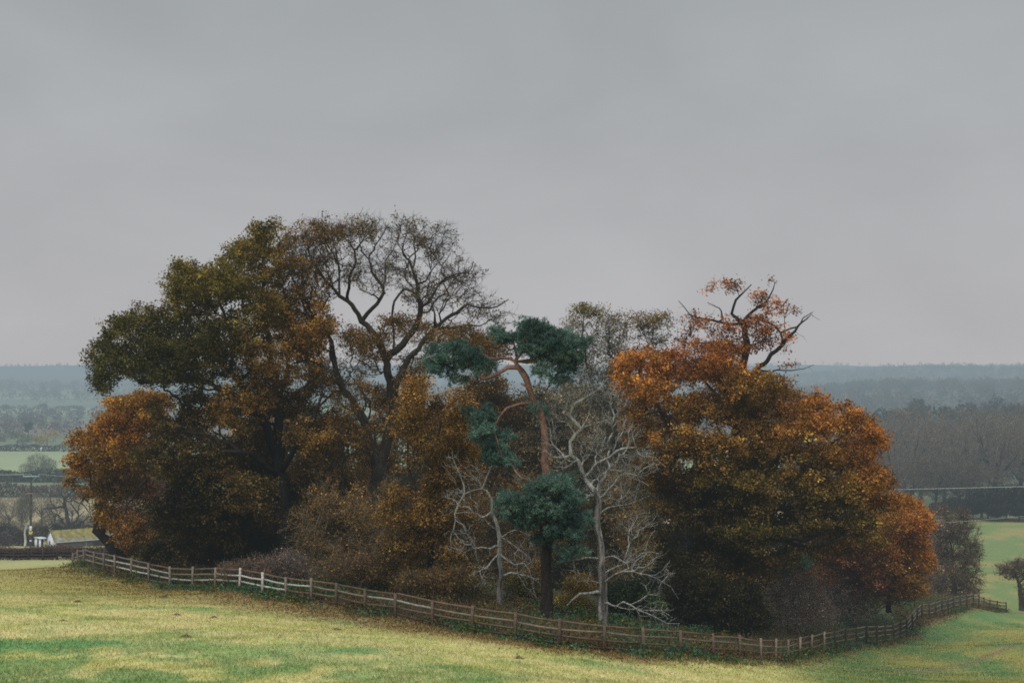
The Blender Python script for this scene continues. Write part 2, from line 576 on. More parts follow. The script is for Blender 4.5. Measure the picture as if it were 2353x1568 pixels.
def bark_dark(v, R):
    k = fbm(v[:, 0] * 1.5, v[:, 1] * 1.5, v[:, 2] * 0.7, 2)
    return DARK[None] * (0.7 + 0.9 * k)[:, None] * (1 + 0.25 * np.clip(0.06 - R, 0, .06) / .06)[:, None]


def bark_of(c, kt=0.25):
    c = np.array(c)
    def f(v, R):
        k = fbm(v[:, 0] * 1.5, v[:, 1] * 1.5, v[:, 2] * 0.7, 2)
        return c[None] * (0.65 + 0.8 * k)[:, None]
    return f


def make_tree(name, label, cat, paths, blobs, Y, D, n, pal, leaf=8, lsize=0.16, spread=0.42, bark=bark_dark, group=None, bf=0.25,
              twigs=0, twig_len=0.5, clump=1.0, thr=0.46, leaf_max_r=0.05, amt=0.35, wig=0.1, leafmat=None, barkmat=None, crown_name='crown', tip=0.011,
              up=0.7, drop=0.0, t0=0.45, leaf_keep=None, ex=2.25, twig_w=0.016, smooth=2, hue=0.25, dens=2.0, hole=0.0):
    base = np.array(paths[0][0][0], float)
    root = empty(name, base, label, cat, group)
    s = Skel()
    for i, p in enumerate(paths):
        P, r0, r1 = p[:3]
        s.path(P, r0, r1, t0=p[3] if len(p) > 3 else (t0 if i == 0 else 0.25))
    nf, lf = (1.4, dens) if leaf >= 6 else (1.1, 1.3)
    A, C = blobs_to_attr(blobs, Y, D, int(n * nf), pal, clump, thr, hole) if n else (np.zeros((0, 3)), np.zeros((0, 3)))
    s.grow(A, C, bf=bf, wig=wig, tip=tip, ex=ex, smooth=smooth)
    V, Q, Cc = s.tubes(bark)
    if twigs:
        k = np.nonzero(s.R < 0.03)[0]
        k = k[s.parent[k] >= 0]
        k = np.repeat(k, twigs)
        d = s.P[k] - s.P[s.parent[k]]; d /= np.maximum(np.linalg.norm(d, axis=1), 1e-6)[:, None]
        d = d * 0.7 + rand_dirs(len(k), 0.25) * 0.85; d /= np.linalg.norm(d, axis=1)[:, None]
        L = (twig_len * rng.uniform(0.4, 1.2, len(k)))[:, None]
        t = rng.random((len(k), 1))
        st = s.P[s.parent[k]] * t + s.P[k] * (1 - t)
        mid = st + d * L * .55 + rand_dirs(len(k), 0.2) * L * .1
        en = mid + (d * 0.6 + rand_dirs(len(k), 0.3) * .5) * L * .5
        E = np.stack([st, mid, en], 1).reshape(-1, 3)
        R = np.tile(np.array([1, .75, .35]) * twig_w * .5, len(k))
        v, q = rings(E, R, np.repeat(np.arange(len(k)), 3), 3)
        Q = np.concatenate([Q, q + len(V)]); V = np.concatenate([V, v]); Cc = np.concatenate([Cc, bark(v, np.repeat(R, 3))])
    mesh_obj('trunk', V, faces4=Q, col=Cc, mat=barkmat or M_BARK, parent=root, smooth=True)
    if leaf:
        k = np.nonzero((s.R < leaf_max_r) & (np.arange(len(s.R)) >= len(s.p)))[0]
        if leaf_keep is not None:
            k = k[leaf_keep(s.P[k], s.C[k])]
        if leaf >= 6: lsize, lf = lsize * .74, lf * 1.75
        sprig = np.exp(rng.normal(size=len(s.R)) * .42 * min(1, amt / .42) - .06)
        k = np.repeat(k, int(round(leaf * lf)))
        off = rng.normal(size=(len(k), 3)) * spread * .74; off[:, 2] *= 0.7; off[:, 2] -= drop
        c = s.P[k] + off
        sz = lsize * rng.uniform(0.45, 1.65, len(k))
        v, q = leaf_quads(c, sz, up)
        cl = vary(s.C[k] * sprig[k][:, None], c, amt, .14, hue=hue)
        mesh_obj(crown_name, v, faces4=q, col=np.repeat(cl, 4, 0), mat=leafmat or M_LEAF, parent=root)
    return root, s


def pix(L, Y, dy=None):
    """polyline of picture directions at depth Y (+ per point offset)"""
    return [at(p[0], p[1], Y + (p[2] if len(p) > 2 else 0)) for p in L]


PAL = {k: np.array(v) for k, v in {
    'dko': (0.072, 0.066, 0.020), 'oli': (0.140, 0.108, 0.024), 'dkb': (0.090, 0.062, 0.021), 'brn': (0.165, 0.096, 0.026), 'amb': (0.23, 0.120, 0.028),
    'org': (0.33, 0.136, 0.030), 'rst': (0.30, 0.108, 0.026), 'red': (0.275, 0.105, 0.033), 'rus': (0.17, 0.075, 0.040), 'yel': (0.30, 0.20, 0.03),
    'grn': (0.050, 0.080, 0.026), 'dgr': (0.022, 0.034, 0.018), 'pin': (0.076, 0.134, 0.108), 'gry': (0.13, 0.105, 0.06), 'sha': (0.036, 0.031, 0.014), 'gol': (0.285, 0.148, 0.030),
    'tea': (0.035, 0.085, 0.052), 'pur': (0.20, 0.15, 0.125), 'hzl': (0.15, 0.135, 0.09)}.items()}
# ================================================================== SKY AND LIGHT
def build_light():
    w = bpy.data.worlds.new('World'); SC.world = w; w.use_nodes = True
    nt = w.node_tree; N, L = nt.nodes, nt.links; N.clear()
    el, rot = math.radians(48), math.radians(200)
    sky = N.new('ShaderNodeTexSky'); sky.sky_type = 'NISHITA'; sky.sun_disc = False
    sky.sun_elevation = el; sky.sun_rotation = rot; sky.dust_density = 4.0
    sm = N.new('ShaderNodeVectorMath'); sm.operation = 'SCALE'; sm.inputs['Scale'].default_value = 0.06
    L.new(sky.outputs[0], sm.inputs[0])
    tc = N.new('ShaderNodeTexCoord')
    sp = N.new('ShaderNodeSeparateXYZ'); L.new(tc.outputs['Generated'], sp.inputs[0])
    r = N.new('ShaderNodeValToRGB'); L.new(sp.outputs['Z'], r.inputs[0])
    e = r.color_ramp.elements
    e[0].position = 0.0; e[0].color = (0.455, 0.452, 0.462, 1)
    e[1].position = 1.0; e[1].color = (1.7, 1.72, 1.75, 1)
    for p, c in ((0.06, (0.442, 0.442, 0.454)), (0.15, (0.408, 0.418, 0.430)), (0.27, (0.365, 0.388, 0.398)), (0.36, (0.50, 0.52, 0.53)), (0.6, (1.15, 1.17, 1.2))):
        k = e.new(p); k.color = c + (1,)
    # soft stratus structure
    mp = N.new('ShaderNodeMapping'); mp.inputs['Scale'].default_value = (2.4, 2.4, 5.0); mp.inputs['Rotation'].default_value = (.3, .45, .2); L.new(tc.outputs['Generated'], mp.inputs['Vector'])
    n = N.new('ShaderNodeTexNoise'); n.inputs['Scale'].default_value = 1.6; n.inputs['Detail'].default_value = 4; n.inputs['Roughness'].default_value = 0.5
    n.inputs['Distortion'].default_value = 0.4
    L.new(mp.outputs[0], n.inputs['Vector'])
    mr = N.new('ShaderNodeMapRange'); mr.inputs['From Min'].default_value = 0.3; mr.inputs['From Max'].default_value = 0.7
    mr.inputs['To Min'].default_value = 0.915; mr.inputs['To Max'].default_value = 1.07
    L.new(n.outputs['Fac'], mr.inputs['Value'])
    cl = N.new('ShaderNodeVectorMath'); cl.operation = 'SCALE'; L.new(r.outputs[0], cl.inputs[0]); L.new(mr.outputs[0], cl.inputs['Scale'])
    mx = N.new('ShaderNodeMix'); mx.data_type = 'RGBA'; mx.inputs['Factor'].default_value = 0.96
    L.new(sm.outputs[0], mx.inputs['A']); L.new(cl.outputs[0], mx.inputs['B'])
    bg = N.new('ShaderNodeBackground'); bg.inputs['Strength'].default_value = 1.035; L.new(mx.outputs['Result'], bg.inputs[0])
    o = N.new('ShaderNodeOutputWorld'); L.new(bg.outputs[0], o.inputs[0])
    sd = bpy.data.lights.new('sun', 'SUN'); sd.energy = 1.5; sd.angle = math.radians(40); sd.color = (1.0, 0.97, 0.92)
    so = bpy.data.objects.new('sun', sd); COL.objects.link(so)
    # direction towards the sun: behind and left of the camera
    d = Vector((math.sin(rot) * math.cos(el), math.cos(rot) * math.cos(el), math.sin(el)))
    so.rotation_euler = d.to_track_quat('Z', 'Y').to_euler()
    so.location = (-20, -20, 60)


build_light()
SC.view_settings.view_transform = 'Standard'; SC.view_settings.look = 'None'
SC.view_settings.exposure = 0; SC.view_settings.gamma = 1
SC.cycles.use_denoising = False
SC.cycles.max_bounces = 5; SC.cycles.diffuse_bounces = 3; SC.cycles.glossy_bounces = 1; SC.cycles.transmission_bounces = 2; SC.cycles.transparent_max_bounces = 4
SC.render.filter_size = 1.7 if hasattr(SC.render, 'filter_size') else 1.5
SC.cycles.filter_width = 1.75

# ================================================================== THE NEAR TREES
# ---- tall oak with the dark olive crown (left)
Y = 88
T = []
T.append((pix([(652, 1318), (651, 1260), (650, 1180), (647, 1110), (640, 1060), (632, 1020)], Y), .52, .36))
T.append((pix([(634, 1040), (608, 970, -1), (560, 895, -2), (500, 820, -2), (440, 775, -3), (390, 740, -3)], Y), .30, .06))
T.append((pix([(533, 850, -1), (530, 770, 0), (500, 690, 1), (470, 640, 1)], Y), .15, .04))
T.append((pix([(600, 960), (520, 900, 1), (440, 868, 2), (346, 880, 2), (270, 850, 2)], Y), .20, .04))
T.append((pix([(640, 1060), (640, 950), (622, 830, 1), (606, 700, 1), (604, 600, 1), (622, 540, 1)], Y), .30, .05))
T.append((pix([(640, 920), (665, 830, -1), (668, 740, -1), (650, 640, -1)], Y), .16, .04))
T.append((pix([(620, 820), (570, 740, 2), (545, 650, 2)], Y), .15, .04))
T.append((pix([(644, 1085), (690, 1010, -2), (735, 935, -3), (740, 850, -3)], Y), .20, .04))
T.append((pix([(645, 1090), (560, 1040, -3), (472, 1044, -3), (400, 1062, -2.5), (333, 1105, -2), (283, 1180, -2)], Y), .18, .04))
T.append((pix([(470, 1046, -3), (420, 1100, -3), (375, 1170, -3)], Y), .10, .03))
T.append((pix([(560, 1038, -3), (470, 1000, -3), (380, 990, -2), (310, 1020, -2)], Y), .12, .03))
T.append((pix([(648, 1150), (600, 1110, -2), (540, 1110, -3), (480, 1150, -4)], Y), .12, .03))
T.append((pix([(650, 1170), (700, 1130, -2), (740, 1100, -2)], Y), .09, .03))
B = [(235, 820, 38, 45, 'dko'), (285, 775, 50, 55, 'dko'), (335, 725, 38, 32, 'oli'), (425, 640, 50, 45, 'oli'), (462, 690, 75, 65, 'oli'), (395, 770, 75, 65, 'dko'),
     (565, 590, 55, 50, 'oli'), (597, 545, 40, 35, 'oli'), (632, 520, 18, 20, 'oli', .6), (515, 650, 60, 60, 'oli'), (330, 850, 80, 40, 'dko'), (238, 875, 36, 26, 'dko'), (450, 850, 85, 55, 'dko'),
     (600, 680, 60, 70, 'oli'), (540, 770, 70, 65, 'dko'), (640, 610, 35, 55, 'brn', .8), (640, 730, 55, 60, 'brn'), (600, 840, 75, 65, 'brn'), (690, 790, 60, 60, 'amb', .8), (740, 740, 35, 45, 'amb', .7),
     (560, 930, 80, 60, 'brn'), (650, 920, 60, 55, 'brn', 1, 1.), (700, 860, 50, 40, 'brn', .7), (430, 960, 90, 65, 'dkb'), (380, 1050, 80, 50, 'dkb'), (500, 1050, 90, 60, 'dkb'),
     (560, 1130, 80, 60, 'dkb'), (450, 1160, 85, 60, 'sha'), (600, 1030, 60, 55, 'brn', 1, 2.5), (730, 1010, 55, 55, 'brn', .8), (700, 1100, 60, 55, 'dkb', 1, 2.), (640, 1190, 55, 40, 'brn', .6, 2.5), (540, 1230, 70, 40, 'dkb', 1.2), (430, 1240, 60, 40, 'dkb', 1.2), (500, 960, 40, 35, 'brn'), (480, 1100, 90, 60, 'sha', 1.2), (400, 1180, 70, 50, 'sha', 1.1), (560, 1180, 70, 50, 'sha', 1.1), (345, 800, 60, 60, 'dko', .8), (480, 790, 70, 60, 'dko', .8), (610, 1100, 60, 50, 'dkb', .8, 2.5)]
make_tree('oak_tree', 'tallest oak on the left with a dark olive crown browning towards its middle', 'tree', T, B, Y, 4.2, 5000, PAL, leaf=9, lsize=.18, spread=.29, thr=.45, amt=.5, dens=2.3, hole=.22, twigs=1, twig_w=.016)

# ---- leaning oak with the orange crown (far left)
Y = 97
T = [(pix([(292, 1305), (275, 1280), (256, 1250), (236, 1230), (224, 1216)], Y), .42, .30, .7)]
T.append((pix([(236, 1230), (236, 1170), (250, 1100, 1), (255, 1030, 1), (250, 970, 1)], Y), .2, .04))
T.append((pix([(245, 1140), (215, 1080), (180, 1060, -1)], Y), .1, .03))
T.append((pix([(250, 1100), (300, 1030, 1), (330, 960, 2)], Y), .12, .03))
T.append((pix([(262, 1262), (300, 1230, -1), (340, 1200, -1)], Y), .1, .03))
T.append((pix([(224, 1218), (222, 1190), (240, 1150)], Y), .1, .03))
B = [(345, 925, 55, 32, 'gol'), (285, 938, 55, 30, 'gol'), (250, 975, 45, 32, 'org'), (205, 1020, 42, 36, 'gol'), (180, 1062, 32, 25, 'org'), (166, 1100, 18, 22, 'gol', .8), (270, 1040, 65, 45, 'gol'),
     (330, 980, 65, 45, 'org'), (235, 1085, 50, 22, 'amb'), (300, 1070, 50, 30, 'amb', .7), (255, 1165, 42, 34, 'gol', .8), (215, 1122, 40, 24, 'amb', .8), (265, 1120, 45, 26, 'brn', .8), (310, 1120, 45, 30, 'brn', .8), (245, 1205, 36, 26, 'gol', .7), (305, 1215, 50, 40, 'amb', .8), (335, 1150, 42, 36, 'rus', .7), (320, 1258, 45, 22, 'amb', .8), (375, 1250, 45, 28, 'brn', .8)]
make_tree('oak_tree', 'leaning orange oak at the far left end of the fence beside the barn', 'tree', T, B, Y, 3.0, 2100, PAL, leaf=9, lsize=.19, spread=.30, thr=.44, amt=.45, hole=.28)

# ---- half-bare oak with forked trunk
Y = 90
T = []
T.append((pix([(868, 1322), (868, 1240), (866, 1160), (868, 1100), (874, 1060)], Y), .58, .44, .9))
T.append((pix([(872, 1075), (858, 1041), (836, 966), (795, 900), (775, 857), (755, 775), (744, 745), (720, 735), (702, 722)], Y), .34, .09, .4))
T.append((pix([(755, 775), (735, 745, 1), (702, 715, 1), (688, 680, 1), (668, 613, 1), (660, 560, 1)], Y), .10, .03))
T.append((pix([(795, 900), (770, 875, -1), (735, 872, -1), (690, 892, -2), (660, 930, -2)], Y), .16, .05))
T.append((pix([(768, 830), (745, 800, 2), (715, 790, 3), (680, 800, 3)], Y), .10, .03))
T.append((pix([(874, 1065), (880, 1045), (902, 966), (900, 900), (884, 824), (868, 785), (850, 758), (831, 734)], Y), .38, .18, .4))
T.append((pix([(831, 734), (815, 712), (802, 690), (781, 676), (765, 660), (749, 643), (738, 625), (716, 598), (708, 560)], Y), .15, .03))
T.append((pix([(781, 676), (781, 645, 1), (774, 600, 1), (768, 560, 1), (760, 520, 1)], Y), .08, .025))
T.append((pix([(797, 684), (800, 640, -1), (816, 598, -1), (814, 578, -1), (795, 550, -1), (782, 520, -1)], Y), .09, .025))
T.append((pix([(814, 580, -1), (830, 556, -2), (848, 530, -2), (856, 508, -2)], Y), .05, .02))
T.append((pix([(831, 734), (855, 708), (874, 688), (881, 660), (862, 641), (851, 618), (845, 598), (834, 578), (826, 545)], Y), .15, .03))
T.append((pix([(845, 598), (860, 565, 1), (882, 540, 1), (894, 515, 1)], Y), .06, .02))
T.append((pix([(872, 690), (850, 672, -2), (828, 665, -2), (820, 650, -2)], Y), .06, .02))
T.append((pix([(880, 665), (888, 630, 2), (884, 605, 2), (900, 580, 2), (912, 545, 2), (925, 515, 2)], Y), .07, .02))
T.append((pix([(884, 824), (910, 800), (936, 775), (955, 745), (968, 712), (962, 680), (956, 655), (947, 620), (938, 598)], Y), .26, .08))
T.append((pix([(947, 620), (955, 590, 1), (949, 565, 1), (962, 540, 1), (975, 512, 1)], Y), .07, .02))
T.append((pix([(938, 598), (925, 575, -1), (935, 540, -1), (945, 505, -1)], Y), .06, .02))
T.append((pix([(957, 656), (978, 640, -1), (1000, 615, -1), (1015, 590, -1)], Y), .07, .02))
T.append((pix([(967, 705), (985, 693), (997, 672), (1022, 640), (1045, 628), (1078, 625), (1092, 598)], Y), .10, .025))
T.append((pix([(1022, 640), (1020, 610, 1), (1035, 580, 1)], Y), .05, .02))
T.append((pix([(960, 675), (930, 665, 2), (905, 690, 2), (900, 720, 2), (908, 760, 2), (905, 800, 2)], Y), .08, .10))
T.append((pix([(904, 930), (912, 885, -1), (930, 838, -1), (960, 800, -1), (1000, 755, -1), (1048, 716, -1), (1075, 700, -1), (1125, 706, -1), (1165, 690, -1)], Y), .24, .03))
T.append((pix([(1000, 755, -1), (1050, 752, 0), (1100, 745, 1), (1140, 735, 1)], Y), .10, .02))
T.append((pix([(1000, 752, -1), (1000, 720, -2), (990, 690, -2)], Y), .07, .02))
T.append((pix([(890, 1010), (930, 975, -2), (975, 965, -3), (1010, 985, -4)], Y), .10, .03))
T.append((pix([(864, 1140), (835, 1125, -2), (800, 1135, -3)], Y), .10, .04))
B = [(690, 580, 50, 70, 'brn', 1.5), (680, 640, 45, 50, 'brn', 1.4), (730, 600, 45, 50, 'brn', 1.3), (745, 535, 50, 36, 'brn', 1.5), (795, 530, 50, 34, 'brn'), (850, 525, 50, 34, 'gry'), (915, 530, 50, 36, 'brn'), (965, 535, 40, 36, 'gry'), (1000, 575, 45, 50, 'gry'), (1050, 620, 45, 45, 'gry'),
     (1070, 680, 50, 50, 'gry', .6), (1120, 705, 50, 40, 'gry', .4), (1155, 725, 36, 30, 'gry', .35), (1085, 640, 36, 36, 'gry', .5), (1020, 540, 36, 36, 'gry'), (800, 610, 75, 55, 'gry'), (900, 610, 70, 55, 'gry'), (980, 670, 70, 55, 'gry'), (720, 660, 50, 60, 'brn', .9), (860, 640, 50, 40, 'gry', .7),
     (850, 790, 60, 45, 'brn'), (925, 745, 60, 32, 'brn', .9), (1010, 770, 70, 38, 'brn'), (1080, 775, 55, 35, 'brn', .8), (720, 760, 45, 50, 'amb', 1.1), (740, 850, 50, 45, 'brn', 1.), (700, 930, 50, 45, 'brn', 1.), (780, 960, 40, 40, 'brn', .9), (760, 890, 50, 45, 'brn', 1.1), (825, 905, 36, 50, 'brn', 1.), (845, 1000, 45, 45, 'brn', 1.), (940, 930, 45, 45, 'amb', 1.), (690, 1000, 50, 45, 'brn', 1.), (800, 780, 36, 36, 'brn', .7), (690, 690, 45, 50, 'amb', 1.), (830, 830, 50, 45, 'brn', .8), (945, 850, 50, 50, 'brn', .8)]
def keep_n(P, C):
    g = C[:, 0] < .15                                  # nearly bare twigs
    n = fbm(P[:, 0] / 1.1 + 3, P[:, 1] / 1.1, P[:, 2] / 1.1, 2)
    hi = sstep(at(0, 700, 90)[2], at(0, 640, 90)[2], P[:, 2])
    return (n > np.where(g, .565, .45 + .05 * hi)) & (rng.random(len(P)) < np.where(g, .5, .88 - .25 * hi))
make_tree('oak_tree', 'tall half bare oak with a forked trunk and thin brown leaves against the sky', 'tree', T, B, Y, 4.0, 4700, PAL, leaf=7, lsize=.16, spread=.28, twigs=2, twig_len=.6, thr=.34, clump=1.5, leaf_keep=keep_n, wig=.2, smooth=1, twig_w=.017, dens=1.6, tip=.0095, ex=2.1, bark=bark_of((.034, .029, .023)))

# ---- amber understorey trees in the middle
Y = 95
T = [(pix([(800, 1330), (800, 1250), (790, 1150), (795, 1080)], Y), .16, .08)]
T.append((pix([(797, 1180), (830, 1110, 1), (850, 1040, 1)], Y), .07, .03)); T.append((pix([(795, 1200), (750, 1130, -1), (730, 1060, -1)], Y), .07, .03))
B = [(760, 1000, 60, 60, 'brn'), (820, 1010, 50, 50, 'brn'), (790, 1090, 80, 60, 'brn'), (720, 1090, 50, 50, 'brn'), (860, 1150, 70, 50, 'brn'), (770, 1170, 80, 50, 'brn'), (700, 1210, 70, 50, 'dkb'), (830, 1240, 80, 50, 'brn'), (720, 1280, 80, 36, 'rus', .8), (870, 930, 40, 50, 'brn', .7)]
make_tree('hazel_tree', 'low bushy brown tree seen in the gap between the two tall oaks', 'tree', T, B, Y, 2.5, 1500, PAL, leaf=8, lsize=.15, spread=.30, thr=.44, amt=.6, hole=.36, twigs=1, twig_w=.016)
Y = 78
T = [(pix([(992, 1374), (990, 1290), (985, 1200), (995, 1110), (1005, 1030), (1012, 960)], Y), .17, .05)]
T.append((pix([(988, 1210), (1040, 1130, 1), (1070, 1060, 1)], Y), .06, .03)); T.append((pix([(988, 1180), (945, 1100, 1), (935, 1000, 1), (940, 930, 1)], Y), .07, .03))
T.append((pix([(990, 1260), (940, 1200, -1), (900, 1180, -1)], Y), .05, .02)); T.append((pix([(990, 1250), (1045, 1200, -1), (1080, 1190, -1)], Y), .05, .02))
B = [(960, 905, 50, 40, 'amb'), (1020, 930, 60, 50, 'amb'), (1070, 960, 45, 55, 'brn'), (950, 980, 60, 55, 'brn'), (1020, 1010, 60, 50, 'brn'), (940, 1070, 60, 50, 'brn'), (1010, 1090, 70, 50, 'brn'), (1070, 1050, 40, 50, 'brn'), (930, 1160, 70, 50, 'brn'), (1020, 1170, 70, 50, 'brn', .8), (960, 1250, 80, 45, 'brn', .8), (1060, 1250, 50, 45, 'brn', .7), (900, 1310, 70, 32, 'dkb', .7), (1050, 1320, 50, 30, 'brn', .6)]
make_tree('hornbeam_tree', 'amber leaved tree with thin dark trunk left of the pine', 'tree', T, B, Y, 2.3, 2000, PAL, leaf=7, lsize=.14, spread=.30, twigs=2, thr=.44, amt=.6, twig_w=.016, hole=.42)

# ---- trees behind the pine
Y = 104
T = [(pix([(1190, 1330), (1190, 1200), (1180, 1080), (1170, 980)], Y), .22, .08), (pix([(1185, 1110), (1130, 1000), (1110, 900)], Y), .1, .03), (pix([(1182, 1090), (1250, 980), (1270, 900)], Y), .1, .03)]
B = [(1110, 900, 60, 50, 'brn'), (1120, 800, 60, 40, 'brn', .8), (1170, 950, 70, 50, 'brn'), (1250, 930, 60, 50, 'hzl', .6), (1140, 1020, 70, 60, 'brn'), (1230, 1030, 70, 60, 'gry'), (1150, 1120, 80, 60, 'brn'), (1250, 1130, 70, 60, 'yel', .6), (1200, 1210, 90, 50, 'dkb'), (1290, 1200, 60, 50, 'brn', .8), (1180, 1290, 90, 40, 'dkb'), (1330, 1010, 60, 60, 'gry', .7), (1300, 960, 50, 60, 'gry', .6)]
make_tree('hornbeam_tree', 'drab brown tree standing directly behind the pine trunk', 'tree', T, B, Y, 2.5, 2900, PAL, leaf=8, lsize=.19, spread=.36, thr=.40, amt=.55, twigs=1, twig_w=.02)
Y = 112
T = [(pix([(1420, 1330), (1420, 1200), (1415, 1060), (1410, 950), (1400, 850)], Y), .3, .12), (pix([(1415, 1000), (1360, 880), (1340, 790), (1340, 730)], Y), .15, .04), (pix([(1410, 960), (1470, 850), (1500, 770)], Y), .15, .04)]
B = [(1345, 712, 36, 16, 'oli', 1.2), (1385, 724, 34, 20, 'oli'), (1320, 765, 45, 35, 'hzl', .7), (1400, 780, 55, 45, 'hzl', .8), (1360, 850, 60, 50, 'hzl', .8), (1430, 740, 40, 25, 'oli', .7), (1480, 738, 36, 24, 'amb', 1.1), (1525, 735, 28, 20, 'oli'), (1500, 785, 50, 35, 'dko', .7), (1420, 860, 50, 60, 'gry'),
     (1380, 950, 70, 60, 'gry'), (1450, 960, 60, 60, 'dkb'), (1420, 1060, 70, 60, 'gry', .8), (1440, 1170, 80, 60, 'dkb'), (1400, 1260, 90, 50, 'dkb'), (1480, 1290, 80, 50, 'dgr')]
make_tree('ash_tree', 'thin greyish tree rising behind the dead trees with yellow tufts on top', 'tree', T, B, Y, 3.0, 2200, PAL, leaf=7, lsize=.17, spread=.36, thr=.42, amt=.4, twigs=1, twig_w=.02,
          leaf_keep=lambda P, C: fbm(P[:, 0] / 1.3, P[:, 1] / 1.3 + 7, P[:, 2] / 1.3, 2) > .40)

# ---- dull trees closing the gaps at the back of the copse
Y = 122
for nm, lab, tx, BB in (('hornbeam_tree', 'dull brown tree closing the gap behind the tall olive oak and forked oak', 640, [(600, 1000, 70, 50, 'brn'), (690, 990, 70, 55, 'brn'), (770, 1010, 60, 60, 'dkb'), (640, 1080, 80, 60, 'dkb'), (740, 1090, 80, 60, 'dkb'), (560, 1090, 70, 60, 'dkb'), (680, 1180, 100, 60, 'dkb'), (580, 1190, 80, 60, 'sha'), (480, 1180, 80, 60, 'sha'), (780, 1180, 70, 60, 'dkb'), (640, 1270, 120, 40, 'sha'), (400, 1220, 80, 50, 'sha'), (480, 1270, 90, 36, 'sha')]),
                        ('hornbeam_tree', 'dull brown tree closing the gap right of the forked oak trunk', 960, [(900, 960, 50, 50, 'brn'), (980, 980, 70, 60, 'brn'), (1060, 1000, 70, 60, 'dkb'), (900, 1080, 70, 60, 'dkb'), (1000, 1090, 80, 60, 'dkb'), (1100, 1090, 70, 60, 'dkb'), (950, 1190, 90, 60, 'dkb'), (1060, 1200, 80, 60, 'dkb'), (1150, 1190, 70, 60, 'dkb'), (1000, 1280, 110, 36, 'sha'), (870, 1270, 80, 40, 'sha')]),
                        ('hornbeam_tree', 'grey olive tree behind the silvery branches of the dead tree', 1330, [(1230, 960, 60, 60, 'dkb'), (1310, 930, 60, 60, 'gry'), (1390, 950, 60, 60, 'gry'), (1450, 1000, 60, 60, 'dkb'), (1200, 1060, 70, 60, 'dkb'), (1290, 1050, 80, 60, 'oli'), (1390, 1070, 80, 60, 'dkb'), (1470, 1100, 70, 60, 'sha'), (1230, 1170, 90, 60, 'dkb'), (1340, 1180, 90, 60, 'dkb'), (1450, 1200, 80, 60, 'sha'), (1280, 1280, 110, 36, 'sha'), (1420, 1290, 90, 40, 'dgr'), (1530, 1270, 60, 60, 'sha')]),
                        ('hornbeam_tree', 'shaded brown tree behind the right boughs of the broad orange oak', 1800, [(1640, 1130, 70, 50, 'dkb'), (1710, 1110, 70, 50, 'brn'), (1790, 1120, 70, 50, 'dkb'), (1870, 1140, 60, 46, 'brn'), (1560, 1160, 60, 50, 'dkb'), (1700, 1230, 80, 50, 'sha'), (1800, 1220, 80, 50, 'dkb'), (1900, 1230, 70, 50, 'dkb'), (1640, 1310, 80, 44, 'sha'), (1750, 1310, 90, 40, 'sha'), (1860, 1300, 80, 36, 'dkb'), (1960, 1290, 60, 36, 'rus'), (1600, 1230, 70, 50, 'sha'), (2020, 1330, 60, 30, 'rus')])):
    g = at(tx, 1300, Y); g[2] = H(g[0], g[1])[0] - .1
    T = [([g, at(tx, 1200, Y), at(tx + 10, 1080 if tx < 1700 else 1240, Y)], .22, .08, .3), ([at(tx, 1220, Y), at(tx - 60, 1130 if tx < 1700 else 1250, Y)], .1, .03), ([at(tx, 1200, Y), at(tx + 70, 1120 if tx < 1700 else 1250, Y)], .1, .03)]
    make_tree(nm, lab, 'tree', T, BB, Y, 2.0, 1500, PAL, leaf=8, lsize=.30, spread=.42, thr=.36, amt=.55, dens=2.0)

# ---- broad orange oak on the right with the stag-headed top
Y = 90
T = []
T.append((pix([(1668, 1450), (1670, 1380), (1674, 1290), (1682, 1180), (1690, 1060), (1697, 950), (1703, 890), (1706, 850), (1712, 800), (1709, 770), (1708, 745), (1704, 737)], Y), .62, .17, .2))
T.append((pix([(1704, 737), (1690, 728), (1680, 720), (1690, 690), (1697, 682), (1713, 669), (1727, 655)], Y), .12, .03))
T.append((pix([(1704, 737), (1738, 709), (1769, 681), (1784, 651)], Y), .11, .03))
T.append((pix([(1722, 730), (1735, 732, 1), (1764, 737, 1), (1791, 760, 1), (1796, 790, 1)], Y), .08, .07))
T.append((pix([(1704, 742), (1675, 740), (1650, 736), (1607, 734), (1587, 717), (1559, 692)], Y), .10, .02))
T.append((pix([(1660, 735), (1650, 708, -1), (1625, 695, -1)], Y), .06, .02))
T.append((pix([(1707, 860), (1730, 862), (1746, 845), (1789, 806), (1819, 772), (1836, 750), (1866, 724)], Y), .2, .025))
T.append((pix([(1794, 758, 1), (1830, 752, 1), (1845, 730, 1), (1868, 720, 1)], Y), .06, .02))
T.append((pix([(1715, 870), (1745, 856), (1799, 850), (1847, 848), (1870, 840)], Y), .08, .015))
T.append((pix([(1710, 805), (1670, 793), (1640, 795), (1620, 785)], Y), .11, .03))
T.append((pix([(1706, 850), (1675, 838), (1650, 825)], Y), .07, .02))
T.append((pix([(1685, 1170), (1740, 1120, -2), (1800, 1105, -3), (1860, 1075, -3), (1920, 1060, -3)], Y), .2, .04))
T.append((pix([(1690, 1080), (1750, 1030, -1), (1800, 980, -1), (1840, 950, -1)], Y), .18, .04))
T.append((pix([(1676, 1260), (1740, 1235, -2), (1800, 1240, -3), (1870, 1260, -3), (1950, 1230, -3), (2010, 1200, -3)], Y), .2, .04))
T.append((pix([(1800, 1240, -3), (1860, 1235, -4), (1920, 1200, -4), (1980, 1140, -4)], Y), .1, .03))
T.append((pix([(1690, 1110), (1620, 1050, -1), (1550, 990, -1), (1490, 900, -1), (1460, 840, -1)], Y), .2, .04))
T.append((pix([(1684, 1170), (1620, 1130, -2), (1560, 1110, -3), (1500, 1090, -3)], Y), .15, .03))
T.append((pix([(1676, 1280), (1610, 1240, -2), (1540, 1230, -3)], Y), .13, .03))
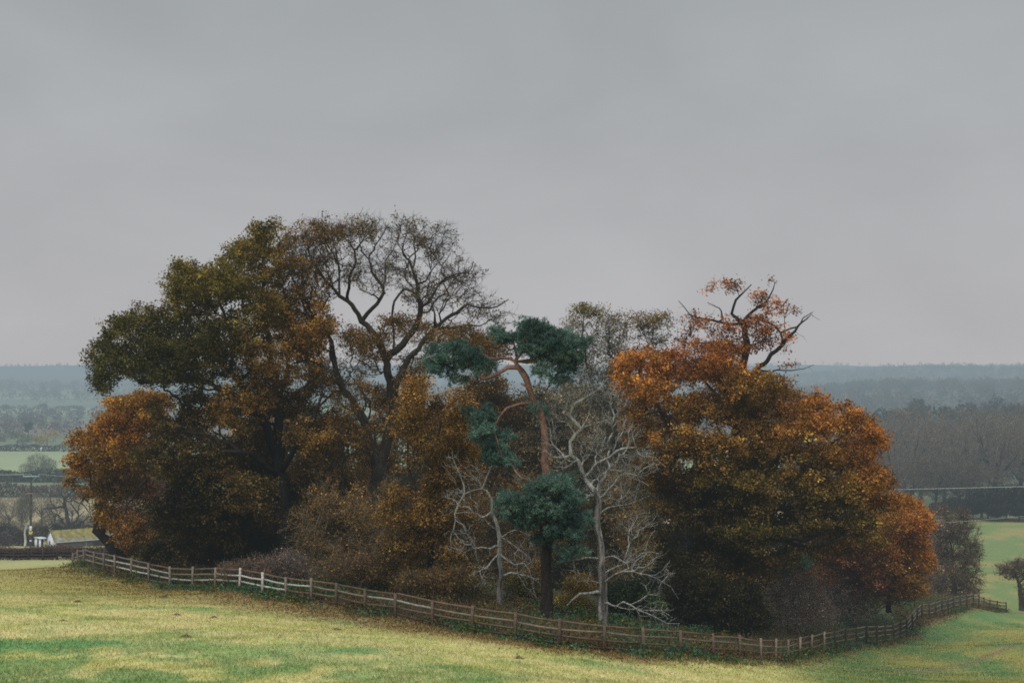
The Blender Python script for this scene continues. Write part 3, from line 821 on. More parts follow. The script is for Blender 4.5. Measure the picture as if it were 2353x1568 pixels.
T.append((pix([(1697, 960), (1640, 900, 1), (1590, 850, 1), (1560, 830, 1)], Y), .15, .03))
T.append((pix([(1700, 930), (1760, 900, 2), (1810, 890, 2)], Y), .13, .03))
B = [(1650, 662, 32, 16, 'red', .8, 0), (1680, 655, 22, 10, 'red', .7, 0), (1775, 665, 14, 20, 'red', .9, 0), (1745, 690, 34, 24, 'red', .7, 0), (1800, 700, 40, 22, 'red', .6, 0), (1690, 765, 60, 36, 'red', 1.1), (1610, 758, 46, 30, 'red', 1.1), (1740, 760, 40, 30, 'red', .7, 0), (1770, 775, 40, 30, 'red', .6, 0), (1660, 800, 50, 30, 'rst', .9), (1595, 785, 35, 24, 'red', .9), (1860, 725, 16, 14, 'red', .5, 0), (1800, 800, 40, 30, 'red', .4, 0), (1640, 690, 22, 16, 'red', .5, 0),
     (1480, 825, 60, 32, 'org', 1.1), (1425, 855, 26, 34, 'org'), (1550, 850, 65, 45, 'rst', 1.1), (1630, 860, 55, 45, 'org'), (1475, 895, 65, 45, 'org'), (1560, 930, 75, 55, 'amb'), (1660, 930, 70, 55, 'brn'), (1750, 910, 50, 45, 'amb'), (1790, 930, 50, 38, 'amb'), (1830, 975, 65, 42, 'org'),
     (1900, 975, 55, 34, 'org'), (1975, 980, 40, 34, 'org'), (1955, 1035, 65, 44, 'org'), (1860, 1050, 75, 55, 'brn'), (1760, 1020, 75, 55, 'brn'), (1640, 1030, 75, 55, 'amb'), (1540, 1015, 65, 55, 'amb'), (1465, 970, 45, 50, 'amb'), (2000, 1090, 42, 36, 'org'), (2035, 1110, 26, 22, 'org'), (1950, 1115, 65, 45, 'amb'),
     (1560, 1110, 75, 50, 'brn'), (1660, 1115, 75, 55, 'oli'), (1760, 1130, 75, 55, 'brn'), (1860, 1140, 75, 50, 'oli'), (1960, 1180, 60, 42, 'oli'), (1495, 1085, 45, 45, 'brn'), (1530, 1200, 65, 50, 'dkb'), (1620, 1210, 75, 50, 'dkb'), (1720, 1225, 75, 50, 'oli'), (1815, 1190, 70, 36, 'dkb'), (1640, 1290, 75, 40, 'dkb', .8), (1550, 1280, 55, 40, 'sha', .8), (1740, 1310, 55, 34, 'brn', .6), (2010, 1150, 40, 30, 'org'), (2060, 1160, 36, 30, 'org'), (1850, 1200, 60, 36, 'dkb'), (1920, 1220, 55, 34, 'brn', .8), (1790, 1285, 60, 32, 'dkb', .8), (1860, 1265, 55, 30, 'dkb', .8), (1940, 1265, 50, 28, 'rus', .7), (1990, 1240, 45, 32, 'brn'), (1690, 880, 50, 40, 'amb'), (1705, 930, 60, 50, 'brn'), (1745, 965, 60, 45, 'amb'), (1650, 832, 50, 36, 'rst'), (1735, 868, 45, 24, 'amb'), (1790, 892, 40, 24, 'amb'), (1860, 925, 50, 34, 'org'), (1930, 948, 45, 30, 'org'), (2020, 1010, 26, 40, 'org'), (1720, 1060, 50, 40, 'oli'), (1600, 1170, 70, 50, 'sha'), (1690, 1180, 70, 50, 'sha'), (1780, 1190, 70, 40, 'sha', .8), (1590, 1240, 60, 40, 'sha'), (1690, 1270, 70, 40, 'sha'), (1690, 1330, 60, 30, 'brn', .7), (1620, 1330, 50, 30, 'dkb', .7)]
B = [((q[0], q[1], q[2] * 1.3, q[3] * 1.35, q[4], .55 * (q[5] if len(q) > 5 else 1)) + tuple(q[6:])) if q[4] == 'red' else q for q in B]
make_tree('oak_tree', 'broad bright orange oak on the right with a gnarled stag headed top', 'tree', T, B, Y, 4.2, 5900, PAL, leaf=9, lsize=.19, spread=.29, thr=.44, amt=.48, dens=2.1, hole=.29, twigs=1, twig_w=.016,
          leaf_keep=lambda P, C: (P[:, 2] < at(1700, 800, 90)[2]) | (rng.random(len(P)) < .46))

# ---- rust red tree at the right end of the oak
Y = 104
T = [(pix([(2040, 1405), (2045, 1360), (2055, 1300), (2060, 1240), (2075, 1190)], Y), .16, .05), (pix([(2055, 1300), (2020, 1260), (1990, 1250)], Y), .06, .02), (pix([(2050, 1330), (2085, 1300), (2105, 1270)], Y), .06, .02), (pix([(2045, 1350), (1990, 1330), (1940, 1310)], Y), .06, .02)]
B = [(2095, 1172, 36, 32, 'org'), (2090, 1225, 44, 44, 'rst'), (2040, 1255, 55, 44, 'rst'), (2085, 1300, 44, 40, 'amb'), (2005, 1310, 55, 36, 'rus'), (1935, 1290, 55, 36, 'rus'), (2108, 1255, 30, 40, 'org'), (2125, 1200, 18, 24, 'rst'), (1880, 1330, 50, 24, 'rus', .8), (2040, 1200, 40, 30, 'amb'), (1960, 1270, 50, 34, 'rus'), (2095, 1345, 36, 26, 'amb'), (2040, 1345, 50, 26, 'rus'), (1960, 1345, 55, 24, 'rus', .8), (2130, 1290, 16, 30, 'org', .8), (2000, 1215, 40, 30, 'brn')]
make_tree('maple_tree', 'small rust red tree at the right edge of the broad orange oak', 'tree', T, B, Y, 2.2, 1700, PAL, leaf=9, lsize=.18, spread=.32, thr=.45, amt=.5)

# ---- Scots pine
Y = 71
def pine_bark(v, R):
    zb = (at(1258, 1240, Y)[2], at(1255, 1090, Y)[2])
    t = sstep(zb[0], zb[1], v[:, 2])[:, None]
    k = fbm(v[:, 0] * 3, v[:, 1] * 3, v[:, 2] * 1.5, 2)[:, None]
    up = np.array([[.185, .105, .078]]) * (0.10 + 1.7 * k)
    lo = np.array([[.024, .019, .016]]) * (0.6 + 1.1 * k)
    return np.clip(lo * (1 - t) + up * t, 0.01, 0.8)
T = []
T.append((pix([(1258, 1422), (1256, 1340), (1254, 1250), (1255, 1170), (1255, 1090), (1256, 1030), (1250, 975), (1240, 945), (1224, 915), (1214, 885), (1200, 855), (1188, 832)], Y), .315, .145, .985))
T.append((pix([(1188, 843), (1165, 843, -.3), (1142, 856, -.5), (1118, 869, -.6), (1108, 868, -.6)], Y), .125, .07, .9))
T.append((pix([(1192, 832), (1210, 828, 0), (1230, 825, 0), (1270, 800, .5)], Y), .13, .05))
T.append((pix([(1192, 832), (1180, 790, .5), (1175, 760, .5)], Y), .08, .03))
T.append((pix([(1186, 828), (1140, 822, .4), (1090, 828, .5), (1050, 835, .3), (1010, 830, 0)], Y), .06, .03))
T.append((pix([(1226, 925), (1214, 892, -.3), (1200, 880, -.3)], Y), .06, .05, 1.1))
T.append((pix([(1222, 928), (1195, 929, -.3), (1165, 938, -.4), (1148, 955, -.5), (1136, 985, -.5)], Y), .08, .035, .5))
T.append((pix([(1140, 970, -.5), (1120, 975, -.5), (1105, 975, -.5)], Y), .035, .02))
T.append((pix([(1134, 985, -.5), (1142, 1010, -.5), (1150, 1030, -.5), (1160, 1050, -.5)], Y), .035, .02))
T.append((pix([(1238, 945), (1245, 930, .1), (1240, 920, .2)], Y), .05, .02))
T.append((pix([(1256, 1095), (1265, 1090, -.5), (1275, 1108, -.8), (1290, 1130, -1)], Y), .09, .05, .8))
T.append((pix([(1255, 1235), (1230, 1190, -1), (1200, 1160, -1.4)], Y), .06, .03)); T.append((pix([(1255, 1220), (1290, 1180, -1), (1320, 1165, -1.4)], Y), .06, .03)); T.append((pix([(1255, 1200), (1250, 1150, -1.2), (1245, 1120, -1.5)], Y), .05, .03)); T.append((pix([(1256, 1240), (1290, 1235, -.8), (1310, 1250, -1)], Y), .05, .03))
T.append((pix([(1180, 1182, -1.4), (1165, 1160, -1.4)], Y), .03, .02))
B = [(1170, 770, 42, 26, 'pin'), (1215, 760, 50, 24, 'pin', 1.1), (1260, 775, 52, 32, 'pin', 1.1), (1300, 790, 42, 30, 'pin'), (1330, 785, 18, 18, 'pin'), (1280, 825, 48, 30, 'pin'), (1310, 840, 34, 26, 'pin'), (1240, 795, 50, 28, 'pin'), (1150, 765, 26, 14, 'pin', .8), (1250, 855, 30, 22, 'pin', .5), (1290, 870, 26, 16, 'pin', .5),
     (1000, 815, 30, 22, 'pin'), (1040, 812, 44, 26, 'pin'), (1085, 815, 36, 26, 'pin'), (1025, 845, 36, 22, 'pin', .8), (1065, 850, 36, 20, 'pin', .8), (1110, 840, 26, 18, 'pin', .5), (1050, 870, 18, 10, 'pin', .4),
     (1105, 945, 34, 22, 'pin'), (1105, 975, 30, 24, 'pin'), (1100, 998, 22, 16, 'pin', .8), (1150, 1000, 28, 14, 'pin'), (1145, 1035, 34, 24, 'pin'), (1165, 1060, 30, 16, 'pin', .9), (1130, 1055, 22, 14, 'pin', .7),
     (1240, 932, 18, 16, 'pin', .8),
     (1225, 1112, 46, 20, 'pin', 1.1, -1.6), (1280, 1112, 42, 20, 'pin', 1.1, -1.6), (1195, 1150, 44, 24, 'pin', 1.1, -1.6), (1160, 1145, 28, 16, 'pin', 1, -1.6), (1250, 1150, 60, 32, 'pin', 1.1, -1.6), (1310, 1150, 40, 34, 'pin', 1, -1.6), (1230, 1190, 48, 28, 'pin', 1, -1.6), (1300, 1200, 44, 36, 'pin', 1, -1.5), (1275, 1235, 42, 26, 'pin', .9, -1.3), (1315, 1245, 28, 34, 'pin', .8, -1.3), (1180, 1185, 26, 16, 'pin', .8, -1.4), (1340, 1190, 20, 20, 'pin', .7, -1.3), (1300, 1270, 22, 20, 'pin', .6, -1.2)]
SB = []
for q in B:
    dens = q[5] if len(q) > 5 else 1.0
    for k in range(5):
        a, m = rng.random() * 6.283, math.sqrt(rng.random()) * 0.85
        SB.append((q[0] + math.cos(a) * m * q[2], q[1] + math.sin(a) * m * q[3], max(12, q[2] * .56), max(9, q[3] * .5), 'pin', dens * rng.uniform(.5, 1.4), (q[6] if len(q) > 6 else 0) + rng.uniform(-.9, .9)))
B = SB
root, s = make_tree('pine_tree', 'green pine with a bare orange upper trunk and flat needle pads', 'tree', T, B, Y, 1.7, 4200, PAL, leaf=0, thr=.36, hole=.22, clump=.75, bark=pine_bark, barkmat=M_PINE, tip=.008, wig=.12)
k = np.nonzero((s.R < .03) & (np.arange(len(s.R)) >= len(s.p)))[0]
k = np.repeat(k, 3)
tc = s.P[k] + rng.normal(size=(len(k), 3)) * np.array([.17, .17, .10])
td = rand_dirs(len(k), 1.2)
NN = 16
c = np.repeat(tc, NN, 0); d = np.repeat(td, NN, 0) * .7 + rand_dirs(len(c), .1); d /= np.linalg.norm(d, axis=1)[:, None]
L = (0.17 * rng.uniform(.6, 1.3, len(c)))[:, None]
sd_ = np.cross(d, rand_dirs(len(c))); sd_ /= np.linalg.norm(sd_, axis=1)[:, None]
wd = .013
v = np.stack([c + sd_ * wd * .5, c + d * L * .6 + sd_ * wd, c + d * L, c + d * L * .6 - sd_ * wd], 1).reshape(-1, 3)
tcol = np.tile(PAL['pin'], (len(k), 1)); tcol = vary(tcol, tc, .6, .25, .25)
mesh_obj('needles', v, faces4=np.arange(len(v)).reshape(-1, 4), col=np.repeat(np.repeat(tcol, NN, 0), 4, 0), mat=M_NEEDLE, parent=root)

# ---- bleached dead trees
def pale(v, R):
    k = np.clip((fbm(v[:, 0] * 9, v[:, 1] * 9, v[:, 2] * 0.4, 2)[:, None] - .5) * 1.8 + .5, 0, 1)
    thick = sstep(.08, .2, R)[:, None]
    thin = np.array([[.35, .345, .32]]) * (0.7 + .45 * k)
    big = np.array([[.24, .22, .205]]) * (0.10 + 1.6 * k)
    return thin * (1 - thick) + big * thick
Y = 71
T = []
T.append((pix([(1384, 1434), (1384, 1380), (1381, 1320), (1377, 1250), (1375, 1190), (1372, 1150), (1356, 1120), (1342, 1095), (1333, 1075), (1327, 1056), (1310, 1043)], Y), .27, .10, .55))
T.append((pix([(1310, 1043), (1314, 1015), (1332, 983), (1320, 968), (1307, 952), (1319, 930), (1345, 917), (1374, 894), (1403, 873)], Y), .12, .025, .05))
T.append((pix([(1310, 1043), (1290, 1048, -.4), (1268, 1043, -.6), (1250, 1030, -.8)], Y), .06, .02))
T.append((pix([(1346, 1100), (1368, 1068, -.5), (1395, 1047, -.7), (1430, 1034, -.7), (1459, 1026, -.7), (1451, 995, -.7), (1470, 975, -.7)], Y), .085, .02, .05))
T.append((pix([(1459, 1026), (1475, 1045, -.7), (1500, 1045, -.7), (1525, 1062, -.7)], Y), .03, .015))
T.append((pix([(1332, 983), (1365, 970, .8), (1395, 965, 1), (1420, 955, 1)], Y), .045, .015))
T.append((pix([(1345, 917), (1350, 890, -.3), (1340, 870, -.3)], Y), .035, .012))
T.append((pix([(1320, 930), (1295, 915, .3), (1275, 915, .3)], Y), .035, .012))
T.append((pix([(1352, 1108), (1372, 1098, .8), (1400, 1080, 1), (1440, 1090, 1), (1480, 1118, 1)], Y), .05, .015))
T.append((pix([(1388, 1285), (1412, 1275, -.6), (1438, 1290, -.9), (1460, 1285, -1), (1490, 1270, -1), (1508, 1268, -1)], Y), .04, .012))
T.append((pix([(1388, 1320), (1400, 1302, .6), (1425, 1294, .9), (1450, 1290, 1)], Y), .04, .012))
T.append((pix([(1388, 1332), (1412, 1322, -1), (1450, 1316, -1.4), (1500, 1325, -1.6), (1540, 1350, -1.8), (1556, 1378, -1.8)], Y), .04, .012))
T.append((pix([(1390, 1380), (1415, 1390, -1), (1432, 1382, -1.4), (1470, 1400, -1.6), (1505, 1418, -1.8), (1530, 1432, -1.8), (1560, 1434, -1.8)], Y), .05, .012))
T.append((pix([(1390, 1385), (1430, 1396, -1.6), (1480, 1402, -2), (1520, 1398, -2)], Y), .035, .012))
T.append((pix([(1380, 1358), (1358, 1357, -.5), (1335, 1362, -.8), (1318, 1375, -1), (1303, 1388, -1)], Y), .09, .03, .5))
T.append((pix([(1376, 1280), (1350, 1284, -.5), (1310, 1286, -.8), (1280, 1292, -.9)], Y), .05, .015))
T.append((pix([(1378, 1335), (1350, 1332, -.4), (1325, 1335, -.6), (1325, 1350, -.6)], Y), .03, .012))
T.append((pix([(1374, 1180), (1400, 1165, .5), (1440, 1160, .8), (1480, 1145, .9)], Y), .03, .012))
B = [(1255, 955, 36, 45, 'gry', .8, .4), (1285, 905, 36, 36, 'gry', .8, .5), (1410, 915, 36, 40, 'gry', .8, .5), (1330, 895, 45, 30, 'gry', 1, -.6), (1385, 890, 40, 30, 'gry', 1, -.4), (1300, 945, 40, 40, 'gry', .8, 0), (1390, 955, 50, 40, 'gry', 1, .4), (1440, 985, 40, 40, 'gry', 1, 0), (1360, 1020, 50, 40, 'gry', 1, .5), (1260, 1010, 30, 40, 'gry', .7, 0), (1430, 1060, 60, 40, 'gry', 1, -.4), (1480, 1060, 40, 45, 'gry', 1, -.5), (1280, 1060, 40, 30, 'gry', .8, -.5),
     (1380, 1110, 50, 40, 'gry', .8, .4), (1430, 1130, 55, 40, 'gry', .8, .6), (1460, 1200, 60, 40, 'gry', .7, .6), (1450, 1270, 60, 40, 'gry', .7, -.5), (1500, 1310, 60, 40, 'gry', .5, -1.3), (1500, 1400, 60, 40, 'gry', .5, -1.6), (1330, 1310, 50, 40, 'gry', .4, -.6)]
make_tree('dead_tree', 'larger bleached dead tree with silvery twisted branches right of the pine', 'tree', T, B, Y, 1.0, 1650, PAL, leaf=0, twigs=1, twig_len=.45, bark=pale, barkmat=M_PALE, thr=.30, wig=.24, smooth=1, tip=.0095, ex=2.35, clump=1.3, twig_w=.012, bf=.3)
Y = 74
T = []
T.append((pix([(1150, 1392), (1150, 1340), (1149, 1290), (1147, 1240), (1140, 1200), (1132, 1175), (1130, 1145), (1118, 1125), (1106, 1118)], Y), .17, .055, .8))
T.append((pix([(1106, 1118), (1088, 1125), (1070, 1131), (1055, 1155), (1047, 1181), (1046, 1215), (1036, 1260)], Y), .065, .02, .1))
T.append((pix([(1106, 1118), (1115, 1095), (1124, 1068)], Y), .05, .02)); T.append((pix([(1070, 1131), (1058, 1100), (1045, 1065), (1040, 1030)], Y), .045, .015))
T.append((pix([(1047, 1178), (1085, 1180, -.3), (1105, 1185, -.3), (1120, 1205, -.2), (1140, 1222, 0)], Y), .03, .04))
T.append((pix([(1142, 1226), (1165, 1245, -.6), (1195, 1262, -.9), (1215, 1280, -1), (1225, 1305, -1)], Y), .05, .015))
T.append((pix([(1147, 1278), (1165, 1285, -.5), (1185, 1295, -.7), (1205, 1293, -.8), (1215, 1310, -.9), (1222, 1345, -.9), (1232, 1370, -.9)], Y), .05, .012))
T.append((pix([(1147, 1278), (1128, 1286, -.5), (1118, 1300, -.6), (1108, 1325, -.7), (1104, 1350, -.7)], Y), .045, .012))
T.append((pix([(1150, 1325), (1175, 1316, -.2), (1210, 1322, -.1), (1240, 1330, .3)], Y), .06, .03))
T.append((pix([(1150, 1230), (1180, 1218, .3), (1215, 1230, .4), (1235, 1232, .4)], Y), .03, .012))
T.append((pix([(1047, 1200), (1065, 1205, -.3), (1075, 1235, -.4), (1090, 1255, -.4), (1096, 1290, -.4)], Y), .03, .012))
T.append((pix([(1146, 1250), (1125, 1260, -.5), (1122, 1285, -.5)], Y), .035, .012))
B = [(1050, 1070, 30, 40, 'gry', .8, 0), (1090, 1090, 40, 30, 'gry', .7, 0), (1040, 1150, 30, 40, 'gry', 1, 0), (1090, 1170, 40, 40, 'gry', .8, 0), (1060, 1240, 40, 50, 'gry', 1, -.4), (1100, 1320, 40, 36, 'gry', .8, -.6), (1200, 1290, 50, 40, 'gry', .8, -.7), (1200, 1240, 40, 30, 'gry', .6, 0), (1225, 1350, 30, 30, 'gry', .4, -.8)]
make_tree('dead_tree', 'smaller bleached dead tree with crooked branches left of the pine', 'tree', T, B, Y, .8, 520, PAL, leaf=0, twigs=1, twig_len=.35, bark=pale, barkmat=M_PALE, thr=.3, wig=.24, smooth=1, tip=.0095, ex=2.35, clump=1.3, twig_w=.012, bf=.3)

# ---- shrubs under the trees
def bush(name, label, cat, px, py, Y, blobs, n, leaf, lsize, bark=bark_dark, twigs=2, stems=5, group=None, twig_w=.015, spread=.3, twig_len=.45, thr=.3, amt=.4, D=1.2):
    g = at(px, py, Y); g[2] = H(g[0], g[1])[0] - .05
    T = []
    for i in range(stems):
        b = blobs[i % len(blobs)]
        top = at(b[0] + rng.uniform(-.4, .4) * b[2], b[1], Y + rng.uniform(-1, 1) * D * .6)
        P = [g + np.array([rng.uniform(-.3, .3), rng.uniform(-.3, .3), 0]) * (i > 0), None, top]
        P[1] = (P[0] + P[2]) / 2 + np.array([rng.uniform(-.2, .2), rng.uniform(-.2, .2), .3])
        T.append((P, .05, .02, .3))
    return make_tree(name, label, cat, T, blobs, Y, D, n, PAL, leaf=leaf, lsize=lsize, spread=spread, bark=bark, group=group, twigs=twigs, twig_w=twig_w, twig_len=twig_len, thr=thr, amt=amt, tip=.008, wig=.15)

pur = bark_of((.17, .125, .105))
brn_t = bark_of((.10, .075, .055))
gry_t = bark_of((.12, .105, .09))
bush('bramble_bush', 'purplish brown bare thicket below the right side of the orange oak', 'bush', 1840, 1435, 92, [(1790, 1370, 50, 40, 'pur'), (1850, 1355, 55, 45, 'pur'), (1820, 1410, 70, 32, 'pur'), (1890, 1400, 40, 40, 'pur')], 1300, 3, .10, pur, 4)
bush('bramble_bush', 'reddish twiggy thicket further along behind the curving fence', 'bush', 1965, 1418, 104, [(1930, 1360, 50, 40, 'pur'), (1985, 1355, 50, 36, 'rus'), (1960, 1395, 60, 24, 'pur'), (2050, 1365, 40, 22, 'rus'), (2090, 1365, 40, 18, 'pur')], 1200, 4, .12, pur, 4, twig_w=.02)
bush('holly_bush', 'very dark evergreen bush beside the base of the orange oak trunk', 'bush', 1580, 1445, 86, [(1560, 1390, 60, 40, 'sha'), (1610, 1400, 50, 40, 'sha'), (1520, 1410, 50, 36, 'dgr'), (1720, 1410, 50, 40, 'sha'), (1590, 1340, 60, 36, 'sha'), (1690, 1370, 60, 40, 'sha')], 1600, 8, .16, twigs=0)
bush('holly_bush', 'dark green rounded bush behind the larger dead tree', 'bush', 1440, 1412, 80, [(1440, 1365, 44, 36, 'dgr'), (1480, 1395, 40, 26, 'grn'), (1410, 1385, 30, 26, 'dgr')], 700, 8, .14, twigs=0)
bush('holly_bush', 'small bluish green bush seen through the gap under the orange oak', 'bush', 1822, 1345, 108, [(1825, 1290, 40, 22, 'tea'), (1800, 1310, 30, 22, 'dgr'), (1850, 1325, 40, 20, 'dgr')], 600, 8, .15, twigs=0)
bush('elder_bush', 'drab olive bush between the pine and the smaller dead tree', 'bush', 1200, 1392, 77, [(1195, 1350, 50, 32, 'oli'), (1230, 1370, 40, 24, 'grn'), (1170, 1380, 30, 20, 'grn'), (1210, 1310, 40, 25, 'brn', .6)], 700, 6, .12, brn_t, 2, amt=.5)
bush('elder_bush', 'yellow flecked bush low down right of the pine trunk', 'bush', 1315, 1415, 74, [(1310, 1385, 36, 20, 'yel'), (1290, 1400, 24, 16, 'grn'), (1340, 1400, 34, 18, 'grn'), (1330, 1340, 36, 24, 'brn', .6)], 500, 6, .11, brn_t, 2, amt=.5)
bush('bramble_bush', 'tangle of russet twigs at the foot of the forked oak', 'bush', 870, 1340, 79, [(850, 1300, 70, 30, 'rus'), (920, 1310, 60, 28, 'brn'), (790, 1305, 60, 26, 'oli'), (870, 1330, 80, 24, 'brn')], 1500, 3, .11, brn_t, 4)
bush('bramble_bush', 'pale twigged bramble tangle behind the middle of the fence', 'bush', 640, 1345, 82, [(600, 1310, 50, 34, 'rus'), (660, 1300, 50, 40, 'pur'), (700, 1325, 50, 28, 'rus'), (540, 1310, 40, 26, 'brn')], 1300, 3, .10, gry_t, 4)
bush('bramble_bush', 'brown bramble thicket under the amber tree left of the pine', 'bush', 1020, 1378, 75, [(1010, 1335, 60, 30, 'brn'), (1060, 1330, 50, 34, 'brn'), (950, 1335, 50, 28, 'dkb'), (1090, 1360, 40, 20, 'grn')], 1100, 5, .11, brn_t, 3, amt=.5)
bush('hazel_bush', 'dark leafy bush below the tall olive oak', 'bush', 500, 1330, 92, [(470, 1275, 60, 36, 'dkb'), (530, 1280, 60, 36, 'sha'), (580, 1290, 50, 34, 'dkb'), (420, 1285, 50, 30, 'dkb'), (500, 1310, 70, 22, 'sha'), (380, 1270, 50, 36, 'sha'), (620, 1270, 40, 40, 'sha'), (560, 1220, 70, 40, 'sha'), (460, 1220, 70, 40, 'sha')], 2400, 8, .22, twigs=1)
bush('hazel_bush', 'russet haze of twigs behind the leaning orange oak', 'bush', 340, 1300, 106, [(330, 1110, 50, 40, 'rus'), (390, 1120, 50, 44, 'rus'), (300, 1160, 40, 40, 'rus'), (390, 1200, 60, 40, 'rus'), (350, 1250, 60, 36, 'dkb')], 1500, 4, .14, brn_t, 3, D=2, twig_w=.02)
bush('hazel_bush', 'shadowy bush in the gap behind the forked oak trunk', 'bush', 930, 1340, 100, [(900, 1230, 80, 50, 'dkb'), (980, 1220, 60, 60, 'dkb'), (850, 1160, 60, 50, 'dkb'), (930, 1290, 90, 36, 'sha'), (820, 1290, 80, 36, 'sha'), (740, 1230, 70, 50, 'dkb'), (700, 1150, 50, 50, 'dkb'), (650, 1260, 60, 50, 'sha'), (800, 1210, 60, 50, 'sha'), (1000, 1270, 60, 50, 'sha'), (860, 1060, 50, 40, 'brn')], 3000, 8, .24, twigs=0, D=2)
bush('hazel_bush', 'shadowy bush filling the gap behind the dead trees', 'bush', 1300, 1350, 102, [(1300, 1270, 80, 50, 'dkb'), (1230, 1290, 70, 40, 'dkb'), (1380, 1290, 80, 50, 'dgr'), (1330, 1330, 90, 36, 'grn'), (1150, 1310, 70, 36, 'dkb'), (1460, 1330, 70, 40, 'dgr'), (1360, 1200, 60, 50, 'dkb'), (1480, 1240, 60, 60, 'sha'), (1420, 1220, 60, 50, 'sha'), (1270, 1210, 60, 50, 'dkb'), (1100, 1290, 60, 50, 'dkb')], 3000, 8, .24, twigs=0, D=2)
# thin saplings and twigs standing behind the rails
olv = bark_of((.17, .135, .085))
for lab, px, py, Y, BB in (('thin olive twigged sapling right of the tall olive oak trunk', 720, 1352, 81, [(700, 1190, 45, 70, 'brn'), (750, 1150, 45, 60, 'amb'), (730, 1260, 60, 50, 'brn'), (690, 1290, 50, 34, 'oli')]),
                           ('thin sapling with ochre leaves in front of the forked oak trunk', 830, 1355, 79, [(820, 1170, 55, 60, 'amb'), (870, 1200, 50, 60, 'brn'), (820, 1260, 60, 50, 'brn'), (900, 1270, 50, 40, 'oli')]),
                           ('wiry sapling thicket between the forked oak and the hornbeam', 930, 1368, 76, [(920, 1230, 55, 60, 'brn'), (900, 1150, 40, 50, 'amb'), (950, 1300, 60, 40, 'oli'), (880, 1310, 50, 34, 'brn')]),
                           ('pale twiggy sapling just left of the smaller dead tree', 1085, 1380, 74, [(1075, 1240, 45, 60, 'brn'), (1100, 1180, 40, 50, 'amb'), (1080, 1310, 50, 40, 'oli'), (1110, 1340, 40, 24, 'oli')]),
                           ('straggly sapling in the gap between the pine and smaller dead tree', 1200, 1395, 75, [(1190, 1260, 40, 60, 'amb'), (1215, 1320, 40, 40, 'oli'), (1180, 1190, 34, 50, 'brn'), (1205, 1120, 34, 40, 'brn')]),
                           ('straggly sapling behind the bare right branches of the larger dead tree', 1450, 1425, 78, [(1440, 1200, 45, 60, 'brn'), (1470, 1270, 45, 50, 'oli'), (1430, 1310, 45, 40, 'brn'), (1420, 1110, 40, 50, 'brn')])):
    bush('sapling', lab, 'tree', px, py, Y + 4, BB, 430, 4, .13, olv, 3, stems=7, twig_w=.017, twig_len=.7, thr=.42, amt=.5, D=1.0)
# grey bush by the fence bend and the clipped little tree at the edge
Y = 140
T = [(pix([(2190, 1378), (2192, 1330), (2185, 1270), (2180, 1220)], Y), .14, .05), (pix([(2192, 1330), (2225, 1280), (2240, 1240)], Y), .08, .03), (pix([(2190, 1310), (2150, 1260), (2140, 1220)], Y), .08, .03)]
B = [(2170, 1200, 44, 40, 'pur'), (2205, 1215, 40, 44, 'gry'), (2150, 1250, 44, 50, 'pur'), (2205, 1280, 52, 50, 'dkb'), (2165, 1320, 56, 40, 'dkb'), (2225, 1320, 34, 40, 'brn', .7), (2195, 1355, 54, 22, 'sha'), (2150, 1345, 30, 26, 'pur', .8), (2240, 1270, 20, 30, 'brn', .5), (2215, 1185, 16, 20, 'gry', .5), (2140, 1195, 26, 24, 'pur', .6)]
make_tree('hawthorn_tree', 'grey brown leafless bush tree rising behind the bend of the fence', 'tree', T, B, Y, 2.2, 1900, PAL, leaf=3, lsize=.16, spread=.35, bark=brn_t, twigs=4, twig_len=1.0, twig_w=.03, thr=.42, hole=.3)
Y = 141
T = [(pix([(2346, 1402), (2344, 1365), (2338, 1330), (2325, 1310)], Y), .30, .1), (pix([(2340, 1340), (2360, 1310), (2380, 1300)], Y), .12, .04)]
B = [(2303, 1304, 20, 10, 'rus', .6), (2325, 1300, 30, 14, 'pur'), (2360, 1296, 40, 16, 'dkb'), (2325, 1322, 22, 12, 'dkb', .8), (2400, 1305, 40, 24, 'dkb'), (2355, 1318, 34, 14, 'dkb'), (2385, 1335, 30, 20, 'pur'), (2345, 1345, 16, 10, 'sha', .6), (2372, 1365, 24, 28, 'sha'), (2356, 1372, 14, 24, 'sha', .8), (2315, 1312, 26, 14, 'pur')]
make_tree('hawthorn_tree', 'small wind clipped hawthorn on the field at the right edge', 'tree', T, B, Y, 1.2, 700, PAL, leaf=3, lsize=.14, spread=.3, twigs=5, twig_w=.03, twig_len=.6, thr=.2, amt=.3, bark=brn_t)
# ================================================================== GROUND
STRAW, GRASS1, GRASS2, OCHRE, MUD, LITTER = (np.array(c) for c in ((.47, .41, .19), (.335, .355, .108), (.095, .21, .070), (.27, .225, .06), (.16, .12, .075), (.12, .075, .035)))


